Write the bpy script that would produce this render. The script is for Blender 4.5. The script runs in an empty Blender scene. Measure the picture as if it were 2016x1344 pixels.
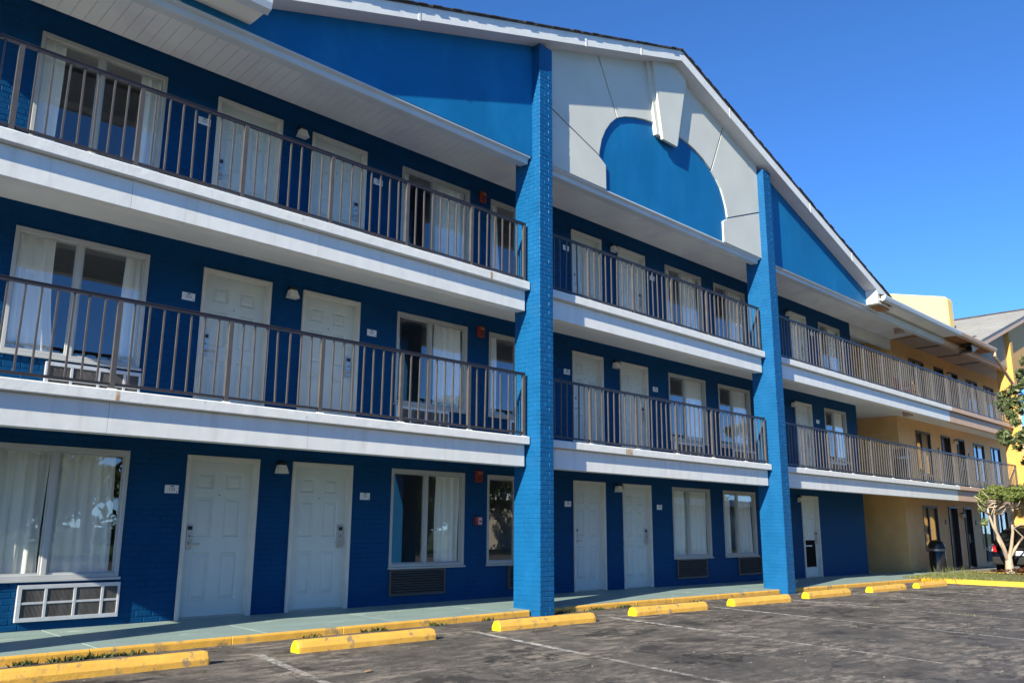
import bpy, math, random
import numpy as np
from mathutils import Vector, Matrix

# ---------------------------------------------------------------- camera, sky, sun, exposure
S = bpy.context.scene
COL = S.collection
YAW, PITCH, ROLL = math.radians(45.112), math.radians(12.3376), math.radians(0.354)
CAM = (0.0, -9.5014, 1.1644)
FPX = 1684.88
cam_d = bpy.data.cameras.new('camera')
cam = bpy.data.objects.new('camera', cam_d)
COL.objects.link(cam)
S.camera = cam
cam_d.sensor_fit = 'HORIZONTAL'
cam_d.sensor_width = 36.0
cam_d.lens = 36.0 * FPX / 2016.0
cam_d.clip_start, cam_d.clip_end = 0.1, 3000.0
_f = Vector((math.sin(YAW) * math.cos(PITCH), math.cos(YAW) * math.cos(PITCH), math.sin(PITCH)))
_r = Vector((math.cos(YAW), -math.sin(YAW), 0))
_u = _r.cross(_f)
_r2 = _r * math.cos(ROLL) + _u * math.sin(ROLL)
_u2 = _u * math.cos(ROLL) - _r * math.sin(ROLL)
cam.matrix_world = Matrix(((_r2.x, _u2.x, -_f.x, CAM[0]), (_r2.y, _u2.y, -_f.y, CAM[1]),
                           (_r2.z, _u2.z, -_f.z, CAM[2]), (0, 0, 0, 1)))

SUN_TO = Vector((-4.0, -1.0, 2.05)).normalized()        # towards the sun
SUN_EL = math.asin(SUN_TO.z)
SUN_AZ = math.atan2(SUN_TO.x, SUN_TO.y)                 # clockwise from +Y
world = bpy.data.worlds.new('World')
S.world = world
world.use_nodes = True
wn, wl = world.node_tree.nodes, world.node_tree.links
sky = wn.new('ShaderNodeTexSky')
sky.sky_type = 'NISHITA'
sky.sun_disc = False
sky.sun_elevation = SUN_EL
sky.sun_rotation = SUN_AZ
sky.altitude = 0
sky.air_density = 0.6
sky.dust_density = 0.0
sky.ozone_density = 8.0
grade = wn.new('ShaderNodeHueSaturation')
grade.inputs['Saturation'].default_value = 1.06
wl.new(sky.outputs[0], grade.inputs['Color'])
wl.new(grade.outputs[0], wn['Background'].inputs[0])
wn['Background'].inputs[1].default_value = 0.138
sun_d = bpy.data.lights.new('sun', 'SUN')
sun_d.energy = 5.0
sun_d.angle = math.radians(0.55)
sun_d.color = (1.0, 0.935, 0.79)
sun = bpy.data.objects.new('sun', sun_d)
COL.objects.link(sun)
sun.rotation_euler = SUN_TO.to_track_quat('Z', 'Y').to_euler()
sun.location = SUN_TO * 60
S.view_settings.view_transform = 'Standard'
S.view_settings.look = 'None'
S.view_settings.gamma = 1.0
S.view_settings.use_curve_mapping = False
S.view_settings.exposure = 1.0
S.render.engine = 'CYCLES'
S.cycles.use_denoising = True
S.cycles.max_bounces = 8
S.cycles.transparent_max_bounces = 12

RNG = random.Random(7)
NP = np.random.default_rng(11)
R = math.radians
YW = 1.594            # face of the room wall
FH = 2.588            # storey height

def drop(x):
    return -0.006 * max(0.0, min(x, 60.0) - 12.0)

# ---------------------------------------------------------------- materials
MATS = {}

def srgb(r, g, b):
    def c(v):
        v /= 255.0
        return v / 12.92 if v <= 0.04045 else ((v + 0.055) / 1.055) ** 2.4
    return (c(r), c(g), c(b))

def mat(name, col, rough=0.5, spec=0.5, metal=0.0, var=0.0, vscale=2.0, bump=0.0, bscale=60.0,
        col2=None, c2scale=1.0, c2lo=0.5, c2hi=0.62, streak=None, bump2=0.0, b2scale=8.0, trans=0.0):
    m = bpy.data.materials.new(name)
    m.use_nodes = True
    n, l = m.node_tree.nodes, m.node_tree.links
    p = n['Principled BSDF']
    p.inputs['Roughness'].default_value = rough
    p.inputs['Specular IOR Level'].default_value = spec
    p.inputs['Metallic'].default_value = metal
    geo = n.new('ShaderNodeNewGeometry')
    pos = geo.outputs['Position']
    if streak:
        mp = n.new('ShaderNodeMapping')
        mp.inputs['Scale'].default_value = streak
        l.new(pos, mp.inputs['Vector'])
        spos = mp.outputs[0]
    else:
        spos = pos
    base = n.new('ShaderNodeRGB')
    base.outputs[0].default_value = (*col, 1)
    cur = base.outputs[0]
    if col2 is not None:
        t = n.new('ShaderNodeTexNoise')
        t.inputs['Scale'].default_value = c2scale
        t.inputs['Detail'].default_value = 6
        t.inputs['Roughness'].default_value = 0.65
        l.new(spos, t.inputs['Vector'])
        r = n.new('ShaderNodeMapRange')
        r.inputs[1].default_value, r.inputs[2].default_value = c2lo, c2hi
        l.new(t.outputs[0], r.inputs[0])
        mx = n.new('ShaderNodeMix')
        mx.data_type = 'RGBA'
        l.new(r.outputs[0], mx.inputs[0])
        l.new(cur, mx.inputs[6])
        mx.inputs[7].default_value = (*col2, 1)
        cur = mx.outputs[2]
    if var > 0:
        t = n.new('ShaderNodeTexNoise')
        t.inputs['Scale'].default_value = vscale
        t.inputs['Detail'].default_value = 5
        l.new(spos, t.inputs['Vector'])
        r = n.new('ShaderNodeMapRange')
        r.inputs[1].default_value, r.inputs[2].default_value = 0.3, 0.7
        r.inputs[3].default_value, r.inputs[4].default_value = 1 - var, 1 + var
        l.new(t.outputs[0], r.inputs[0])
        hs = n.new('ShaderNodeHueSaturation')
        l.new(r.outputs[0], hs.inputs['Value'])
        l.new(cur, hs.inputs['Color'])
        cur = hs.outputs[0]
        rr = n.new('ShaderNodeMapRange')
        rr.inputs[3].default_value, rr.inputs[4].default_value = max(0.02, rough - 0.08), min(1, rough + 0.08)
        l.new(t.outputs[0], rr.inputs[0])
        l.new(rr.outputs[0], p.inputs['Roughness'])
    l.new(cur, p.inputs['Base Color'])
    prev = None
    for st, sc, dist in ((bump, bscale, 0.004), (bump2, b2scale, 0.02)):
        if st > 0:
            t = n.new('ShaderNodeTexNoise')
            t.inputs['Scale'].default_value = sc
            t.inputs['Detail'].default_value = 3
            l.new(pos, t.inputs['Vector'])
            b = n.new('ShaderNodeBump')
            b.inputs['Strength'].default_value = st
            b.inputs['Distance'].default_value = dist
            l.new(t.outputs[0], b.inputs['Height'])
            if prev:
                l.new(prev, b.inputs['Normal'])
            prev = b.outputs[0]
    if prev:
        l.new(prev, p.inputs['Normal'])
    MATS[name] = m
    return m

BLUE = (0.003, 0.092, 0.236)
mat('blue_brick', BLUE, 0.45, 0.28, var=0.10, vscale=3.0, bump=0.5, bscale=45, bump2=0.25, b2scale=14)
mat('shaded_blue_brick', (0.001, 0.050, 0.142), 0.65, 0.12, var=0.10, vscale=3.0, bump=0.4, bscale=45, bump2=0.2, b2scale=14)  # wall's similar blue, darkened so the colour carries the gallery shade
mat('blue_stucco', (0.003, 0.140, 0.330), 0.65, 0.2, var=0.08, vscale=1.3, bump=0.6, bscale=110, col2=(0.007, 0.168, 0.370), c2scale=1.7, c2lo=0.48, c2hi=0.68, streak=(1, 1, 0.45))
mat('grey_stucco', (0.60, 0.605, 0.53), 0.8, 0.25, var=0.05, vscale=1.2, bump=0.7, bscale=95)
mat('white_trim', (0.74, 0.74, 0.69), 0.55, 0.4, var=0.05, vscale=2.0, bump=0.25, bscale=40, bump2=0.15, b2scale=7)
mat('lip_paint', (0.76, 0.76, 0.70), 0.6, 0.4, var=0.06, vscale=6.0, col2=(0.52, 0.50, 0.45), c2scale=9.0, c2lo=0.64, c2hi=0.76, bump=0.35, bscale=30, bump2=0.15, b2scale=9)
mat('fascia_metal', (0.77, 0.77, 0.71), 0.45, 0.45, var=0.04, vscale=1.5, bump2=0.30, b2scale=3.5, col2=(0.66, 0.65, 0.58), c2scale=1.6, c2lo=0.56, c2hi=0.74, streak=(4, 4, 0.35))
mat('beam_paint', (0.55, 0.60, 0.62), 0.5, 0.4, var=0.06, vscale=2.0)
mat('ceiling_paint', (0.74, 0.75, 0.71), 0.75, 0.3, var=0.06, vscale=1.5, bump=0.2, bscale=60)
mat('soffit_vinyl', (0.78, 0.78, 0.75), 0.55, 0.4, var=0.06, vscale=1.4, col2=(0.70, 0.69, 0.71), c2scale=0.9)
mat('rake_soffit', (0.66, 0.66, 0.68), 0.7, 0.3, var=0.04)
mat('rail_brown', (0.085, 0.076, 0.068), 0.42, 0.5, var=0.12, vscale=9.0, bump=0.2, bscale=80,
    col2=(0.5, 0.5, 0.48), c2scale=22.0, c2lo=0.74, c2hi=0.76)
mat('rail_dark', (0.036, 0.029, 0.028), 0.38, 0.5, var=0.12, vscale=7.0, bump=0.2, bscale=80)
mat('door_grey', (0.60, 0.625, 0.57), 0.42, 0.45, var=0.03, vscale=3.0, bump=0.08, bscale=50)
mat('frame_grey', (0.62, 0.60, 0.53), 0.5, 0.4, var=0.06, vscale=5.0)
mat('window_frame', (0.40, 0.40, 0.37), 0.45, 0.45, var=0.05, vscale=4.0)
mat('window_white', (0.46, 0.47, 0.46), 0.42, 0.45, var=0.05, vscale=4.0)
mat('steel', (0.55, 0.53, 0.49), 0.32, 0.5, metal=0.8, var=0.08, vscale=20)
mat('black_plastic', (0.012, 0.012, 0.014), 0.3, 0.5)
mat('room_wall', (0.38, 0.35, 0.31), 0.9, 0.1)
mat('lens_white', (0.72, 0.70, 0.62), 0.25, 0.5, var=0.05, vscale=20)
mat('sign_white', (0.72, 0.74, 0.74), 0.35, 0.5)
mat('sign_ink', (0.05, 0.07, 0.08), 0.5, 0.3)
mat('alarm_red', (0.26, 0.03, 0.024), 0.35, 0.5, var=0.08, vscale=30)
mat('alarm_lens', (0.34, 0.10, 0.045), 0.15, 0.5)
mat('alarm_white', (0.62, 0.42, 0.42), 0.4, 0.4)
mat('louvre_brown', (0.075, 0.068, 0.062), 0.45, 0.5, var=0.08, vscale=12)
mat('louvre_void', (0.008, 0.008, 0.008), 0.9, 0.1)
mat('aluminium', (0.62, 0.63, 0.64), 0.4, 0.5, metal=0.35, var=0.06, vscale=9, bump=0.15, bscale=30)
mat('fins', (0.22, 0.21, 0.20), 0.5, 0.4, metal=0.4, var=0.35, vscale=9, streak=(1, 1, 0.2))
mat('coil', (0.10, 0.09, 0.085), 0.7, 0.3, var=0.5, vscale=7)
mat('kerb_yellow', (0.72, 0.39, 0.06), 0.65, 0.3, var=0.10, vscale=6.0, bump=0.6, bscale=40,
    col2=(0.30, 0.22, 0.11), c2scale=5.0, c2lo=0.56, c2hi=0.66)
mat('stop_yellow', (0.76, 0.42, 0.07), 0.6, 0.35, var=0.07, vscale=5.0, bump=0.6, bscale=55, bump2=0.2, b2scale=10,
    col2=(0.33, 0.23, 0.12), c2scale=6.0, c2lo=0.57, c2hi=0.64)
mat('fresh_yellow', (0.84, 0.62, 0.012), 0.5, 0.35, var=0.05, vscale=8.0, bump=0.4, bscale=50)
mat('island_yellow', (0.68, 0.41, 0.04), 0.55, 0.35, var=0.08, vscale=5.0, bump=0.5, bscale=45, col2=(0.45, 0.29, 0.07), c2scale=4.0, c2lo=0.58, c2hi=0.68)
mat('walk_paint', (0.235, 0.315, 0.285), 0.55, 0.4, var=0.08, vscale=2.5, bump=0.25, bscale=55,
    col2=(0.42, 0.46, 0.40), c2scale=3.2, c2lo=0.60, c2hi=0.68, streak=(0.6, 1.6, 1))
mat('walk_concrete', (0.22, 0.225, 0.21), 0.8, 0.25, var=0.12, vscale=2.0, bump=0.4, bscale=50)
mat('mortar_dark', (0.03, 0.03, 0.03), 0.9, 0.1)
mat('shingle', (0.070, 0.062, 0.056), 0.85, 0.2, var=0.3, vscale=12, bump=0.8, bscale=120)
mat('yellow_brick', (0.72, 0.445, 0.185), 0.55, 0.35, var=0.07, vscale=3.0, bump=0.4, bscale=45)
mat('yellow_lit', (0.60, 0.345, 0.085), 0.6, 0.3, var=0.05, vscale=2.0, bump=0.3, bscale=60)
mat('tower_yellow', (0.74, 0.55, 0.22), 0.7, 0.25, var=0.04, vscale=1.0, bump=0.2, bscale=40)
mat('tan_stucco', (0.40, 0.33, 0.22), 0.75, 0.25, var=0.06, vscale=1.5, bump=0.4, bscale=80)
mat('tan_trim', (0.60, 0.40, 0.25), 0.55, 0.35, var=0.06, vscale=2.5, bump=0.2, bscale=40)
mat('tan_panel', (0.46, 0.37, 0.30), 0.7, 0.3, var=0.10, vscale=1.5)
mat('bare_wood', (0.34, 0.17, 0.075), 0.8, 0.2, var=0.2, vscale=6)
mat('door_brown', (0.020, 0.015, 0.014), 0.35, 0.5, var=0.1, vscale=6)
mat('frame_brown', (0.028, 0.021, 0.018), 0.4, 0.5)
mat('bin_black', (0.012, 0.012, 0.013), 0.28, 0.5, bump=0.1, bscale=30, col2=(0.05, 0.05, 0.05), c2scale=5, c2lo=0.58, c2hi=0.7)
mat('bin_rim', (0.30, 0.30, 0.30), 0.35, 0.5, metal=0.6)
mat('chair_red', (0.50, 0.045, 0.03), 0.4, 0.4)
mat('car_paint', (0.006, 0.006, 0.007), 0.12, 0.6)
mat('car_glass', (0.008, 0.009, 0.010), 0.04, 0.7)
mat('car_trim', (0.014, 0.014, 0.014), 0.6, 0.3)
mat('tyre', (0.014, 0.014, 0.014), 0.8, 0.2, bump=0.3, bscale=40)
mat('rim', (0.35, 0.35, 0.36), 0.3, 0.5, metal=0.8)
mat('tail_red', (0.45, 0.012, 0.015), 0.15, 0.6)
mat('tail_clear', (0.45, 0.42, 0.42), 0.12, 0.6)
mat('bark_pale', (0.40, 0.32, 0.235), 0.85, 0.2, var=0.22, vscale=7, bump=0.7, bscale=30, streak=(1, 1, 0.4))
mat('bark_dark', (0.10, 0.08, 0.06), 0.9, 0.2, var=0.25, vscale=5, bump=0.8, bscale=25)
mat('mulch', (0.20, 0.085, 0.045), 0.9, 0.1, var=0.4, vscale=25)
mat('soil', (0.16, 0.13, 0.075), 0.95, 0.1, var=0.3, vscale=4, bump=0.8, bscale=30,
    col2=(0.10, 0.125, 0.04), c2scale=1.3, c2lo=0.42, c2hi=0.58)
mat('lawn', (0.075, 0.10, 0.030), 0.95, 0.1, var=0.3, vscale=0.8, bump=0.8, bscale=9)
mat('litter', (0.42, 0.40, 0.37), 0.8, 0.2)
mat('dry_leaf', (0.40, 0.22, 0.11), 0.8, 0.2)
mat('far_white', (0.62, 0.62, 0.60), 0.7, 0.2)
mat('far_wall', (0.36, 0.31, 0.25), 0.8, 0.2)
mat('far_window', (0.03, 0.035, 0.04), 0.15, 0.5)

def leaf_mat(name, col, col2, tr=0.35):
    m = bpy.data.materials.new(name)
    m.use_nodes = True
    n, l = m.node_tree.nodes, m.node_tree.links
    p = n['Principled BSDF']
    p.inputs['Roughness'].default_value = 0.45
    geo = n.new('ShaderNodeNewGeometry')
    mx = n.new('ShaderNodeMix')
    mx.data_type = 'RGBA'
    l.new(geo.outputs['Random Per Island'], mx.inputs[0])
    mx.inputs[6].default_value = (*col, 1)
    mx.inputs[7].default_value = (*col2, 1)
    l.new(mx.outputs[2], p.inputs['Base Color'])
    t = n.new('ShaderNodeBsdfTranslucent')
    l.new(mx.outputs[2], t.inputs[0])
    ms = n.new('ShaderNodeMixShader')
    ms.inputs[0].default_value = tr
    l.new(p.outputs[0], ms.inputs[1])
    l.new(t.outputs[0], ms.inputs[2])
    l.new(ms.outputs[0], n['Material Output'].inputs[0])
    MATS[name] = m
leaf_mat('leaf_bright', (0.12, 0.17, 0.035), (0.26, 0.30, 0.09))
leaf_mat('leaf_magnolia', (0.05, 0.085, 0.025), (0.15, 0.18, 0.07), 0.2)
leaf_mat('leaf_far', (0.045, 0.075, 0.018), (0.12, 0.15, 0.045), 0.25)
leaf_mat('grass_blade', (0.10, 0.14, 0.03), (0.26, 0.25, 0.09), 0.3)
leaf_mat('weed', (0.04, 0.065, 0.02), (0.10, 0.12, 0.035), 0.25)

def glass_mat(name, ior, tint, bump=0.0):
    m = bpy.data.materials.new(name)
    m.use_nodes = True
    n, l = m.node_tree.nodes, m.node_tree.links
    n.remove(n['Principled BSDF'])
    fr = n.new('ShaderNodeFresnel')
    gg = n.new('ShaderNodeNewGeometry')
    mr_ = n.new('ShaderNodeMapRange')                 # the pane is a thin sheet: same Fresnel from both sides
    mr_.inputs[3].default_value, mr_.inputs[4].default_value = ior, 1.0 / ior
    l.new(gg.outputs['Backfacing'], mr_.inputs[0])
    l.new(mr_.outputs[0], fr.inputs['IOR'])
    gl = n.new('ShaderNodeBsdfGlossy')
    gl.inputs['Roughness'].default_value = 0.0
    gl.inputs['Color'].default_value = (0.92, 0.95, 1, 1)
    tr = n.new('ShaderNodeBsdfTransparent')
    tr.inputs[0].default_value = (*tint, 1)
    ms = n.new('ShaderNodeMixShader')
    l.new(fr.outputs[0], ms.inputs[0])
    l.new(tr.outputs[0], ms.inputs[1])
    l.new(gl.outputs[0], ms.inputs[2])
    l.new(ms.outputs[0], n['Material Output'].inputs[0])
    if bump:
        geo = n.new('ShaderNodeNewGeometry')
        t = n.new('ShaderNodeTexNoise')
        t.inputs['Scale'].default_value = 1.6
        t.inputs['Detail'].default_value = 1
        l.new(geo.outputs['Position'], t.inputs['Vector'])
        b = n.new('ShaderNodeBump')
        b.inputs['Strength'].default_value = bump
        b.inputs['Distance'].default_value = 0.02
        l.new(t.outputs[0], b.inputs['Height'])
        l.new(b.outputs[0], gl.inputs['Normal'])
    MATS[name] = m
glass_mat('glass', 2.35, (0.98, 0.99, 0.985), 0.05)

def curtain_mat(name, col):
    m = bpy.data.materials.new(name)
    m.use_nodes = True
    n, l = m.node_tree.nodes, m.node_tree.links
    p = n['Principled BSDF']
    p.inputs['Base Color'].default_value = (*col, 1)
    p.inputs['Roughness'].default_value = 0.85
    t = n.new('ShaderNodeBsdfTranslucent')
    t.inputs[0].default_value = (*col, 1)
    ms = n.new('ShaderNodeMixShader')
    ms.inputs[0].default_value = 0.06
    l.new(p.outputs[0], ms.inputs[1])
    l.new(t.outputs[0], ms.inputs[2])
    l.new(ms.outputs[0], n['Material Output'].inputs[0])
    MATS[name] = m
curtain_mat('curtain', (0.93, 0.92, 0.82))
curtain_mat('curtain_tan', (0.55, 0.42, 0.28))

def asphalt_mat():
    m = bpy.data.materials.new('asphalt')
    m.use_nodes = True
    n, l = m.node_tree.nodes, m.node_tree.links
    p = n['Principled BSDF']
    geo = n.new('ShaderNodeNewGeometry')
    pos = geo.outputs['Position']
    def noise(scale, det, vec=None, rough=0.6):
        t = n.new('ShaderNodeTexNoise')
        t.inputs['Scale'].default_value = scale
        t.inputs['Detail'].default_value = det
        t.inputs['Roughness'].default_value = rough
        l.new(vec or pos, t.inputs['Vector'])
        return t.outputs[0]
    def rng(o, a, b, c=0.0, d=1.0):
        r = n.new('ShaderNodeMapRange')
        for i, v in enumerate((a, b, c, d)):
            r.inputs[i + 1].default_value = v
        l.new(o, r.inputs[0])
        return r.outputs[0]
    def mixc(f, a, b):
        mx = n.new('ShaderNodeMix')
        mx.data_type = 'RGBA'
        l.new(f, mx.inputs[0])
        if isinstance(a, tuple):
            mx.inputs[6].default_value = (*a, 1)
        else:
            l.new(a, mx.inputs[6])
        if isinstance(b, tuple):
            mx.inputs[7].default_value = (*b, 1)
        else:
            l.new(b, mx.inputs[7])
        return mx.outputs[2]
    def mul(a, b):
        x = n.new('ShaderNodeMath')
        x.operation = 'MULTIPLY'
        l.new(a, x.inputs[0])
        l.new(b, x.inputs[1])
        return x.outputs[0]
    mp = n.new('ShaderNodeMapping')
    mp.inputs['Scale'].default_value = (0.55, 1.5, 1)
    mp.inputs['Rotation'].default_value = (0, 0, 0.25)
    l.new(pos, mp.inputs['Vector'])
    st = mp.outputs[0]
    c = mixc(rng(noise(2.4, 9, None, 0.72), 0.34, 0.66), (0.052, 0.046, 0.040), (0.150, 0.132, 0.111))
    c = mixc(mul(rng(noise(5.0, 10, st, 0.75), 0.48, 0.58), rng(noise(0.55, 5), 0.40, 0.60)), c, (0.34, 0.29, 0.23))
    c = mixc(mul(rng(noise(11.0, 8, st, 0.8), 0.54, 0.62, 0, 0.8), rng(noise(0.9, 3), 0.42, 0.6)), c, (0.34, 0.30, 0.25))
    c = mixc(rng(noise(1.05, 9, None, 0.68), 0.575, 0.625, 0, 0.85), c, (0.034, 0.030, 0.026))
    c = mixc(rng(noise(55, 4, None, 0.7), 0.35, 0.75, 0, 0.55), c, (0.022, 0.020, 0.019))
    c = mixc(rng(noise(90, 2, None, 0.7), 0.64, 0.70, 0, 0.7), c, (0.30, 0.27, 0.235))
    dn_ = n.new('ShaderNodeTexNoise')
    dn_.inputs['Scale'].default_value = 1.5
    dn_.inputs['Detail'].default_value = 5
    l.new(pos, dn_.inputs['Vector'])
    av = n.new('ShaderNodeMix')
    av.data_type = 'RGBA'
    av.blend_type = 'ADD'
    av.inputs[0].default_value = 0.9
    l.new(pos, av.inputs[6])
    l.new(dn_.outputs[1], av.inputs[7])
    vo = n.new('ShaderNodeTexVoronoi')
    vo.feature = 'DISTANCE_TO_EDGE'
    vo.inputs['Scale'].default_value = 0.33
    l.new(av.outputs[2], vo.inputs['Vector'])
    c = mixc(mul(rng(vo.outputs[0], 0.0, 0.006, 0.9, 0.0), rng(noise(0.4, 2), 0.42, 0.55)), c, (0.018, 0.016, 0.014))
    l.new(c, p.inputs['Base Color'])
    l.new(rng(noise(1.4, 4), 0.3, 0.7, 0.62, 0.9), p.inputs['Roughness'])
    p.inputs['Specular IOR Level'].default_value = 0.35
    b = n.new('ShaderNodeBump')
    b.inputs['Strength'].default_value = 0.9
    b.inputs['Distance'].default_value = 0.008
    l.new(noise(110, 4, None, 0.7), b.inputs['Height'])
    b2 = n.new('ShaderNodeBump')
    b2.inputs['Strength'].default_value = 0.4
    b2.inputs['Distance'].default_value = 0.03
    l.new(noise(5, 5), b2.inputs['Height'])
    l.new(b.outputs[0], b2.inputs['Normal'])
    l.new(b2.outputs[0], p.inputs['Normal'])
    MATS['asphalt'] = m
asphalt_mat()

def worn_paint(name, col, lo, hi, scale=7.0):
    m = bpy.data.materials.new(name)
    m.use_nodes = True
    n, l = m.node_tree.nodes, m.node_tree.links
    p = n['Principled BSDF']
    p.inputs['Base Color'].default_value = (*col, 1)
    p.inputs['Roughness'].default_value = 0.8
    geo = n.new('ShaderNodeNewGeometry')
    t = n.new('ShaderNodeTexNoise')
    t.inputs['Scale'].default_value = scale
    t.inputs['Detail'].default_value = 9
    t.inputs['Roughness'].default_value = 0.78
    l.new(geo.outputs['Position'], t.inputs['Vector'])
    r = n.new('ShaderNodeMapRange')
    r.inputs[1].default_value, r.inputs[2].default_value = lo, hi
    l.new(t.outputs[0], r.inputs[0])
    l.new(r.outputs[0], p.inputs['Alpha'])
    MATS[name] = m
worn_paint('line_paint', (0.60, 0.57, 0.51), 0.40, 0.62)
worn_paint('line_faint', (0.50, 0.46, 0.40), 0.42, 0.66)

def roof_mat():
    m = bpy.data.materials.new('roof_shingles')
    m.use_nodes = True
    n, l = m.node_tree.nodes, m.node_tree.links
    p = n['Principled BSDF']
    p.inputs['Roughness'].default_value = 0.9
    geo = n.new('ShaderNodeNewGeometry')
    sp = n.new('ShaderNodeSeparateXYZ')
    l.new(geo.outputs['Position'], sp.inputs[0])
    cb = n.new('ShaderNodeCombineXYZ')
    l.new(sp.outputs[1], cb.inputs[0])
    l.new(sp.outputs[0], cb.inputs[1])
    br = n.new('ShaderNodeTexBrick')
    br.inputs['Scale'].default_value = 1.0
    br.inputs['Color1'].default_value = (0.26, 0.25, 0.22, 1)
    br.inputs['Color2'].default_value = (0.38, 0.37, 0.33, 1)
    br.inputs['Mortar'].default_value = (0.17, 0.16, 0.14, 1)
    br.inputs['Mortar Size'].default_value = 0.012
    br.inputs['Brick Width'].default_value = 0.42
    br.inputs['Row Height'].default_value = 0.14
    l.new(cb.outputs[0], br.inputs['Vector'])
    l.new(br.outputs[0], p.inputs['Base Color'])
    MATS['roof_shingles'] = m
roof_mat()

# ---------------------------------------------------------------- mesh helpers
class MB:
    def __init__(s):
        s.v, s.f = [], []

    def quad(s, a, b, c, d):
        i = len(s.v)
        s.v += [a, b, c, d]
        s.f.append((i, i + 1, i + 2, i + 3))
        return s

    def box(s, x0, x1, y0, y1, z0, z1, skip=''):
        i = len(s.v)
        s.v += [(x0, y0, z0), (x1, y0, z0), (x1, y1, z0), (x0, y1, z0),
                (x0, y0, z1), (x1, y0, z1), (x1, y1, z1), (x0, y1, z1)]
        F = {'b': (0, 3, 2, 1), 't': (4, 5, 6, 7), 'f': (0, 1, 5, 4), 'k': (2, 3, 7, 6), 'l': (3, 0, 4, 7), 'r': (1, 2, 6, 5)}
        for k, q in F.items():
            if k not in skip:
                s.f.append(tuple(i + j for j in q))
        return s

    def extr_x(s, prof, x0, x1, shear=None):
        """closed polygon of (y,z), extruded along x"""
        n = len(prof)
        i = len(s.v)
        s.v += [(x0, y, z) for y, z in prof] + [(x1, y, z) for y, z in prof]
        for k in range(n):
            k2 = (k + 1) % n
            s.f.append((i + k, i + k2, i + n + k2, i + n + k))
        s.f.append(tuple(i + k for k in reversed(range(n))))
        s.f.append(tuple(i + n + k for k in range(n)))
        return s

    def extr_y(s, poly, y0, y1):
        """closed polygon of (x,z) extruded along y (y0 is the front)"""
        n = len(poly)
        i = len(s.v)
        s.v += [(x, y0, z) for x, z in poly] + [(x, y1, z) for x, z in poly]
        for k in range(n):
            k2 = (k + 1) % n
            s.f.append((i + k, i + n + k, i + n + k2, i + k2))
        s.f.append(tuple(i + k for k in range(n)))
        s.f.append(tuple(i + n + k for k in reversed(range(n))))
        return s

    def tube(s, pts, rads, seg=8, cap=True):
        pts = [Vector(p) for p in pts]
        rings = []
        for k, p in enumerate(pts):
            d = (pts[min(k + 1, len(pts) - 1)] - pts[max(k - 1, 0)]).normalized()
            a = Vector((0, 0, 1)) if abs(d.z) < 0.9 else Vector((1, 0, 0))
            u = d.cross(a).normalized()
            w = d.cross(u)
            i = len(s.v)
            r = rads[k] if isinstance(rads, (list, tuple)) else rads
            for q in range(seg):
                t = 2 * math.pi * q / seg
                s.v.append(tuple(p + (u * math.cos(t) + w * math.sin(t)) * r))
            rings.append(i)
        for a, b in zip(rings, rings[1:]):
            for q in range(seg):
                q2 = (q + 1) % seg
                s.f.append((a + q, a + q2, b + q2, b + q))
        if cap:
            s.f.append(tuple(rings[0] + q for q in reversed(range(seg))))
            s.f.append(tuple(rings[-1] + q for q in range(seg)))
        return s

    def lathe(s, prof, cx, cy, seg=24):
        rings = []
        for r, z in prof:
            i = len(s.v)
            for q in range(seg):
                t = 2 * math.pi * q / seg
                s.v.append((cx + r * math.cos(t), cy + r * math.sin(t), z))
            rings.append(i)
        for a, b in zip(rings, rings[1:]):
            for q in range(seg):
                q2 = (q + 1) % seg
                s.f.append((a + q, a + q2, b + q2, b + q))
        s.f.append(tuple(rings[0] + q for q in reversed(range(seg))))
        s.f.append(tuple(rings[-1] + q for q in range(seg)))
        return s

    def mesh(s, name, m=None, smooth=False):
        me = bpy.data.meshes.new(name)
        me.from_pydata(s.v, [], s.f)
        if m:
            me.materials.append(MATS[m] if isinstance(m, str) else m)
        if smooth:
            me.polygons.foreach_set('use_smooth', [True] * len(me.polygons))
        me.update()
        return me

    def build(s, name, m, parent=None, smooth=False, bevel=0.0, kind=None):
        o = link(name, s.mesh(name, m, smooth), parent)
        if bevel:
            b = o.modifiers.new('bevel', 'BEVEL')
            b.width = bevel
            b.segments = 2
            b.limit_method = 'ANGLE'
        if kind:
            o['kind'] = kind
        return o

def link(name, me, parent=None):
    o = bpy.data.objects.new(name, me)
    COL.objects.link(o)
    if parent is not None:
        o.parent = parent
    return o

def thing(name, label, cat, loc=(0, 0, 0), group=None):
    o = bpy.data.objects.new(name, None)
    COL.objects.link(o)
    o.location = loc
    o.empty_display_size = 0.2
    tag(o, label, cat, group)
    return o

def tag(o, label, cat, group=None):
    o['label'] = label
    o['category'] = cat
    if group:
        o['group'] = group
    return o

def struct(o):
    o['kind'] = 'structure'
    return o

def box(name, m, parent, *b, bevel=0.0):
    return MB().box(*b).build(name, m, parent, bevel=bevel)

# ---------------------------------------------------------------- ground
def ground_z(x, y):
    z = -0.12 + drop(x)
    if y < -6:
        z += -0.004 * min(40, (-6 - y))
    return z

xs = [-400, -150, -60, -30, -15, -8, -4, 0, 2, 4, 6, 8, 10, 12, 15, 18, 21, 24, 27, 30, 34, 38, 44, 52, 60, 80, 120, 200, 400, 900]
ys = [-900, -400, -200, -100, -60, -46, -30, -20, -14, -10, -8, -6, -4, -2.5, -1.5, -0.5, 0.5, 4, 14, 30, 80, 300, 900]
g = MB()
for y in ys:
    for x in xs:
        g.v.append((x, y, ground_z(x, y)))
nx = len(xs)
for j in range(len(ys) - 1):
    for i in range(nx - 1):
        a = j * nx + i
        g.f.append((a, a + 1, a + nx + 1, a + nx))
lot = struct(g.build('parking_lot', 'asphalt', smooth=True))
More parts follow.
